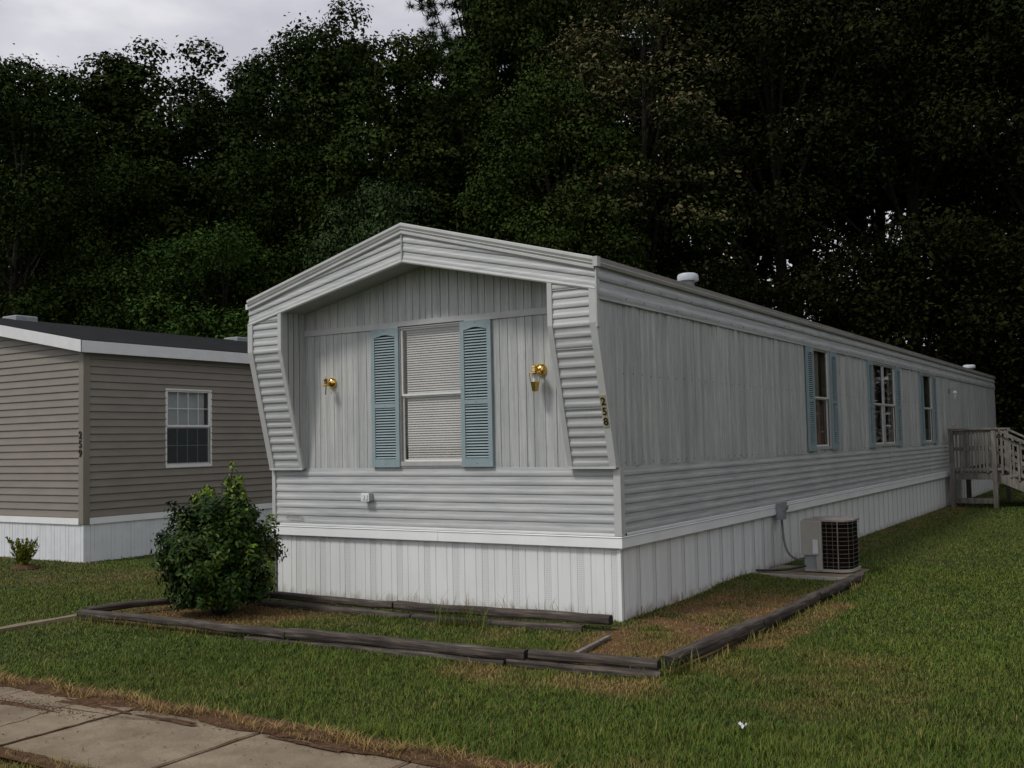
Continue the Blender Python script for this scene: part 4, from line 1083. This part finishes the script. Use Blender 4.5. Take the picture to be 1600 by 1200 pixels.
# pine: tufts of long needles at the ends of visible limbs
def mk_pine():
    rg = np.random.default_rng(9); H = 24.; Ps, Ns, tn, cen, As = [], [], [], [], []
    for k in range(190):
        t = rg.random(); z = 12 + 12 * t; r = 4.2 * (1 - .65 * t) * rg.uniform(.35, 1); a = rg.uniform(0, 6.283); c = np.array((r * math.cos(a), r * math.sin(a), z)); cen.append(c)
        for s in range(6):
            cc = c + rg.normal(0, .38, 3) * np.array((1, 1, .5)); n = 60; D = rg.normal(size=(n, 3)); D[:, 2] += .5; D /= np.linalg.norm(D, axis=1, keepdims=True)
            Ps.append(cc + D * .18); As.append(D); tn.append(np.clip(.45 + rg.normal(0, .15) + rg.normal(0, .12, n), 0, 1))
    P = np.concatenate(Ps); A = np.concatenate(As); n = len(P); B = np.cross(A, rg.normal(size=(n, 3))); B /= np.linalg.norm(B, axis=1, keepdims=True)
    V = np.stack([P - A * .14 - B * .019, P - A * .14 + B * .019, P + A * .19], 1).reshape(-1, 3); i = np.arange(n) * 3
    T = np.stack([i, i + 1, i + 2], -1)
    cme = npmesh('crown', V, T, M['leaf_pine'], attrs={'tint': np.repeat(np.concatenate(tn), 3)}); tme = trunk_mb(9, H, .26, cen, 60).build('trunk', M['bark'])
    PROTO['pine'] = (cme.data, tme.data)
    for o in (cme, tme): bpy.data.objects.remove(o)
mk_pine()
PH = {'oak': 16, 'oak2': 16, 'lumpy': 16, 'olive': 18, 'flower': 17, 'small': 8, 'thin': 17, 'pine': 24}
def tree(key, x, y, H, wide, rot, label, mat=None, name='broadleaf_tree', cat='tree', group='trees of the wood behind the homes'):
    t = empty(name, (x, y, -.05), label, cat, group); s = H / PH[key]; t.rotation_euler = (0, 0, R(rot)); t.scale = (s * wide, s * wide, s)
    for nme, me in zip(('crown', 'trunk'), PROTO[key]):
        o = bpy.data.objects.new(nme, me); col.objects.link(o); o.parent = t
        if nme == 'crown' and mat: o.material_slots[0].link = 'OBJECT'; o.material_slots[0].material = M[mat]
    return t
TREES = [
 ('oak2', -29.6, 12.4, 14.7, 1.0, 10, 'dark tree at the left edge of the photo, behind the taupe house', None),
 ('lumpy', -31.0, 16.7, 16.3, 1.2, 40, 'mid green round topped tree, left of its twin against the sky', None),
 ('lumpy', -28.2, 18.2, 16.4, 1.25, 160, 'mid green round topped tree, right of its twin against the sky', None),
 ('lumpy', -27.4, 21.3, 16.2, 1.2, 250, 'lower pale green topped tree in the dip of the treeline', 'leaf_grey'),
 ('oak2', -22.2, 19.7, 16.3, .95, 300, 'tall dark tree with knobbly top rising left of the roof apex', None),
 ('lumpy', -18.6, 19.7, 16.2, 1.0, 80, 'tall knobbly green tree with its top at the sky edge above the roof apex', None),
 ('lumpy', -16.2, 21.2, 13.6, 1.2, 120, 'green leafy tree in front of the pine', 'leaf_mid'),
 ('flower', -11.0, 24.6, 17.6, 1.12, 20, 'tall tree with tan blossom tips over its crown, right of the pine', None),
 ('oak', -12.6, 21.4, 13.6, .95, 200, 'dark green tree between the pine and the tan blossomed tree', 'leaf_mid'),
 ('olive', -7.0, 27.5, 19.5, 1.05, 35, 'olive tinged oak directly right of the tan blossomed tree', None),
 ('olive', -3.0, 29.0, 20.0, 1.05, 170, 'very dark olive oak above the far end of the grey home', None),
 ('olive', .9, 29.5, 19.5, 1.1, 260, 'very dark oak at the right edge of the photo behind the deck', None),
 ('olive', 4.6, 29.0, 18.0, 1.0, 80, 'dark oak standing farthest right, behind the deck stairs', None),
 ('small', -21.9, 15.0, 8.4, 1.1, 60, 'light green small tree above the shingle roof, beside the fascia corner', None),
 ('small', -24.5, 14.5, 7.6, 1.1, 200, 'dark small tree above the shingle roof, left of the light green one', 'leaf_dark'),
 ('small', -17.3, 17.9, 9.9, .75, 130, 'grey green small tree just left above the roof apex', 'leaf_grey'),
 ('small', -14.0, 20.2, 9.4, .95, 10, 'dark green small tree behind the right slope of the front gable', 'leaf_mid'),
 ('oak', -26.8, 14.6, 11.6, .95, 90, 'dark bushy tree behind the ridge of the taupe house', None),
 ('oak', -20.9, 18.6, 12.3, 1.0, 190, 'dark bushy tree behind the light green small tree', None),
 ('small', -8.6, 24.0, 7.0, 1.0, 300, 'dark small tree low behind the roof vent', 'leaf_olive'),
 ('small', -3.6, 29.5, 6.6, 1.0, 40, 'dark small tree low behind the far end of the roof', 'leaf_olive'),
 ('small', .6, 30.5, 8.5, 1.1, 140, 'dark small tree low behind the deck', 'leaf_olive'),
 ('small', 3.2, 29.5, 8.0, 1.1, 240, 'dark small tree low behind the deck stairs', 'leaf_olive'),
 ('lumpy', -16.7, 25.4, 19.8, .82, 210, 'very tall dark tree closing the sky beside the pine', None),
 ('oak', -17.2, 28.2, 22.5, .85, 330, 'very tall dark crown behind the pine at the top of the photo', None),
 ('oak', -37.6, 17.0, 16.2, 1.1, 15, 'dark tree farthest left behind the taupe house', None),
 ('small', -12.6, 28.6, 10.5, .8, 15, 'dark bushy tree left of the bright trunk gap behind the roof', 'leaf_dark'),
 ('small', -3.4, 33.0, 8.6, 1.1, 75, 'dark bushy tree under the bright sky gap above the far roof end', 'leaf_olive'),
 ('thin', -9.2, 29.8, 19, 1.2, 0, 'slim bare stemmed tree left of the bright gap behind the roof', None),
 ('thin', -8.0, 32.5, 19, 1.2, 50, 'slim bare stemmed tree inside the bright gap behind the roof', None),
 ('thin', -5.0, 33.0, 20, 1.3, 90, 'slim bare stemmed tree behind the middle of the roof', None),
 ('thin', -2.0, 34.0, 20, 1.3, 150, 'slim bare stemmed tree by the sky gap above the far roof end', None),
]
for i, (k, x, y, H, wd, rot, lab, mt) in enumerate(TREES): tree(k, x, y, H, wd, rot, lab, mt, 'young_tree' if k == 'small' else 'broadleaf_tree')
tree('pine', -20.2, 28.1, 23.5, 1.0, 0, 'tall pine with open limbs and needle tufts above the roof apex', None, 'pine_tree')
tree('pine', -12.5, 34.0, 25, 1.1, 130, 'tall pine behind the tan blossomed tree at the top of the photo', None, 'pine_tree')

# far wood behind: one mass, with unseen wood added right for its shade
def woods():
    rg = np.random.default_rng(14); r_ax = np.array((math.cos(yaw), -math.sin(yaw))); f_ax = np.array((math.sin(yaw), math.cos(yaw)))
    Ps, Ns, tn = [], [], []
    for k in range(620):
        lat = rg.uniform(-34, 34); dep = rg.uniform(46, 60); px = 800 + 1623 * lat / dep
        top = 13.2 * dep / 50 if px < 660 else 19.0
        z = rg.uniform(.3, top) if rg.random() < .7 else rg.uniform(.3, 5)
        c = CL[:2] + r_ax * lat + f_ax * dep
        gap = ((915 < px < 985) or (1255 < px < 1300) or (1425 < px < 1480)) and 8.5 < z < 13
        if gap: continue
        n = 300; cr = rg.uniform(1.2, 2.2); D = rg.normal(size=(n, 3)); D /= np.linalg.norm(D, axis=1, keepdims=True)
        Ps.append(np.array((c[0], c[1], z)) + D * cr * (rg.random((n, 1)) ** .4) * np.array((1, 1, .8))); Ns.append(D + rg.normal(size=(n, 3)) * .5 + np.array((0, 0, .3))); tn.append(np.clip(.4 + rg.normal(0, .15, n), 0, 1))
    for k in range(420):  # unseen wood on the right, added to darken side wall, lawn and window reflections
        c = np.array((rg.uniform(12.5, 21), rg.uniform(-3, 66), rg.uniform(.4, 1) ** 1 * rg.uniform(1, 17))); n = 130; D = rg.normal(size=(n, 3)); D /= np.linalg.norm(D, axis=1, keepdims=True)
        Ps.append(c + D * rg.uniform(1.3, 2.3) * (rg.random((n, 1)) ** .4)); Ns.append(D + rg.normal(size=(n, 3)) * .5); tn.append(np.clip(.4 + rg.normal(0, .15, n), 0, 1))
    P, N = np.concatenate(Ps), np.concatenate(Ns); s = rg.uniform(.7, 1.4, len(P)); V, T = leafset(P, N, .42 * s, .24 * s, rg)
    o = npmesh('far_wood', V, T, M['leaf_dark'], attrs={'tint': np.repeat(np.concatenate(tn), 4)}); tag(o, 'dark mass of far wood behind nearer trees, and unseen wood added right for shade', 'wood', kind='stuff')
woods()

# ------------------------------------------------------------------ bush and sapling
def bush():
    rg = np.random.default_rng(31); t = empty('evergreen_bush', (-3.93, -1.20, 0), 'dense glossy evergreen bush with upright shoots at the front left corner of the grey home', 'bush')
    Ps, Ns, tn, Ls = [], [], [], []; b = MB()
    for k in range(330):
        D = rg.normal(size=3); D /= np.linalg.norm(D); D[2] = max(D[2], -.92)
        aa = math.atan2(D[1], D[0]); rr = (.30 + .70 * rg.random() ** .5) * (1 + .13 * math.sin(3 * aa + 5 * D[2]) + .10 * math.sin(7 * aa - 9 * D[2] + 1))
        zz = .60 + D[2] * .58 * rr; tp = 1 - .17 * max(0, zz - .55) / .6
        c = np.array((D[0] * .61 * rr * tp - .03, D[1] * .54 * rr * tp, zz)); n = 52
        E = rg.normal(size=(n, 3)); E /= np.linalg.norm(E, axis=1, keepdims=True)
        Ps.append(c + E * .115 * (rg.random((n, 1)) ** .5)); Ns.append(E * .6 + D + np.array((0, 0, .5)) + rg.normal(size=(n, 3)) * .45); tn.append(np.clip(.42 + rg.normal(0, .1) + rg.normal(0, .14, n), 0, .72)); Ls.append(rg.uniform(.045, .078, n))
    for k in range(80):
        a = rg.uniform(0, 6.283); q = rg.uniform(.20, .47); c = np.array((q * math.cos(a) * 1.08, q * math.sin(a), rg.uniform(.12, .36))); n = 44
        E = rg.normal(size=(n, 3)); E /= np.linalg.norm(E, axis=1, keepdims=True)
        Ps.append(c + E * .11 * (rg.random((n, 1)) ** .5)); Ns.append(E * .6 + np.array((math.cos(a), math.sin(a), .5)) + rg.normal(size=(n, 3)) * .45); tn.append(np.clip(.40 + rg.normal(0, .1) + rg.normal(0, .14, n), 0, .7)); Ls.append(rg.uniform(.045, .075, n))
    for x, y, z0, z1 in ((.22, -.02, 1.0, 1.50), (.26, .03, .95, 1.36), (.16, -.04, .95, 1.34), (.30, -.08, .9, 1.26), (.20, .08, .9, 1.28), (-.14, .02, .95, 1.24), (-.24, -.03, .9, 1.22), (-.20, -.10, .85, 1.16), (-.08, .0, .9, 1.16), (-.45, .0, .75, 1.02), (.45, -.05, .75, 1.04), (-.55, -.1, .5, .74), (.58, -.1, .5, .70), (.10, .05, 1.08, 1.24), (-.18, .0, 1.02, 1.27), (-.32, -.05, .95, 1.18), (.33, .0, .95, 1.22), (.02, -.1, 1.05, 1.17), (-.57, .1, .75, .92), (.62, .1, .72, .98)):
        n = 60; h = np.sort(rg.random(n)); a = rg.uniform(0, 6.283, n); r = .105 * (1 - h * .78)
        Ps.append(np.stack([x + r * np.cos(a), y + r * np.sin(a), z0 + (z1 - z0) * h], -1)); Ns.append(np.stack([np.cos(a), np.sin(a), np.full(n, .9)], -1)); tn.append(np.clip(.45 + .5 * h ** 2 + rg.normal(0, .07, n), 0, 1)); Ls.append(rg.uniform(.05, .08, n))
        b.tube([(t.location.x + x * .4, t.location.y + y, .5), (t.location.x + x, t.location.y + y, z1)], [.012, .004], 5)
    P, N, Lx = np.concatenate(Ps), np.concatenate(Ns), np.concatenate(Ls); V, T = leafset(P, N, Lx, Lx * .44, rg, .2)
    V[:, 2] = np.maximum(V[:, 2], .06)
    npmesh('foliage', V, T, M['leaf_bush'], t, {'tint': np.repeat(np.concatenate(tn), 4)})
    for k in range(7):
        a = k * .9; b.tube([(t.location.x + .06 * math.cos(a), t.location.y + .06 * math.sin(a), -.02), (t.location.x + .16 * math.cos(a), t.location.y + .16 * math.sin(a), .3), (t.location.x + .36 * math.cos(a), t.location.y + .36 * math.sin(a), .75)], [.02, .015, .006], 6)
    b.build('stems', M['bark'], t)
bush()
def sapling():
    rg = np.random.default_rng(8); t = empty('small_shrub', (-9.55, .28, 0), 'small yellow green upright shrub on the lawn before the white skirting of the taupe house', 'shrub')
    b = MB(); Ps, Ns, As = [], [], []
    for k in range(38):
        a = rg.uniform(0, 6.283); s = rg.uniform(.05, .24); h = rg.uniform(.24, .45); tip = np.array((s * math.cos(a), s * math.sin(a), h))
        b.tube([tuple(np.array(t.location) + q) for q in ((0, 0, .02), tip * np.array((.6, .6, .5)), tip)], [.006, .004, .002], 4)
        n = 26; u = rg.uniform(.3, 1, n)[:, None]; Ps.append(tip * np.array((1, 1, 1)) * u + rg.normal(0, .010, (n, 3))); Ns.append(rg.normal(size=(n, 3)) + np.array((0, 0, .3)))
    P, N = np.concatenate(Ps), np.concatenate(Ns); V, T = leafset(P, N, .06, .022, rg, .1, -1.2)
    npmesh('foliage', V, T, M['leaf_sap'], t, {'tint': np.repeat(np.clip(rg.normal(.45, .2, len(P)), 0, 1), 4)})
    b.build('stems', M['bark'], t)
    b = MB(); b.lathe((-9.55, .28, 0), [(.20, .0), (.15, .035), (.06, .06), (.001, .065)], 14); b.build('mulch_mound', M['soil'], t)
sapling()

# ------------------------------------------------------------------ light
sun_el, sun_az = R(52), math.atan2(-.42, -.85)       # towards the sun: camera side, slightly left of the front wall's normal
sd = Vector((math.cos(sun_el) * math.sin(sun_az), math.cos(sun_el) * math.cos(sun_az), math.sin(sun_el)))
sl = bpy.data.lights.new('sun', 'SUN'); sl.energy = 1.6; sl.angle = R(11); sl.color = (1, .965, .90)
so = bpy.data.objects.new('sun', sl); col.objects.link(so); so.rotation_euler = (-sd).to_track_quat('-Z', 'Y').to_euler()
w = bpy.data.worlds.new('World'); C.world = w; w.use_nodes = True; nt = w.node_tree; bg = nt.nodes['Background']
sk = nt.nodes.new('ShaderNodeTexSky'); sk.sky_type = 'NISHITA'; sk.sun_disc = False; sk.sun_elevation = sun_el; sk.sun_rotation = sun_az
vec = coords(nt, (1, 1, 2.6), kind='Generated'); cf = noise(nt, vec, 4.2, 5, .5)
cl = ramp(nt, cf, [(.38, (4.9, 4.95, 5.5)), (.50, (6.0, 6.0, 6.45)), (.62, (7.7, 7.65, 7.9))])
mixn = mixc(nt, .97, sk.outputs['Color'], cl)
nt.links.new(mixn, bg.inputs['Color']); bg.inputs['Strength'].default_value = .10
C.view_settings.view_transform = 'Standard'; C.view_settings.look = 'None'; C.view_settings.exposure = .18; C.view_settings.gamma = 1
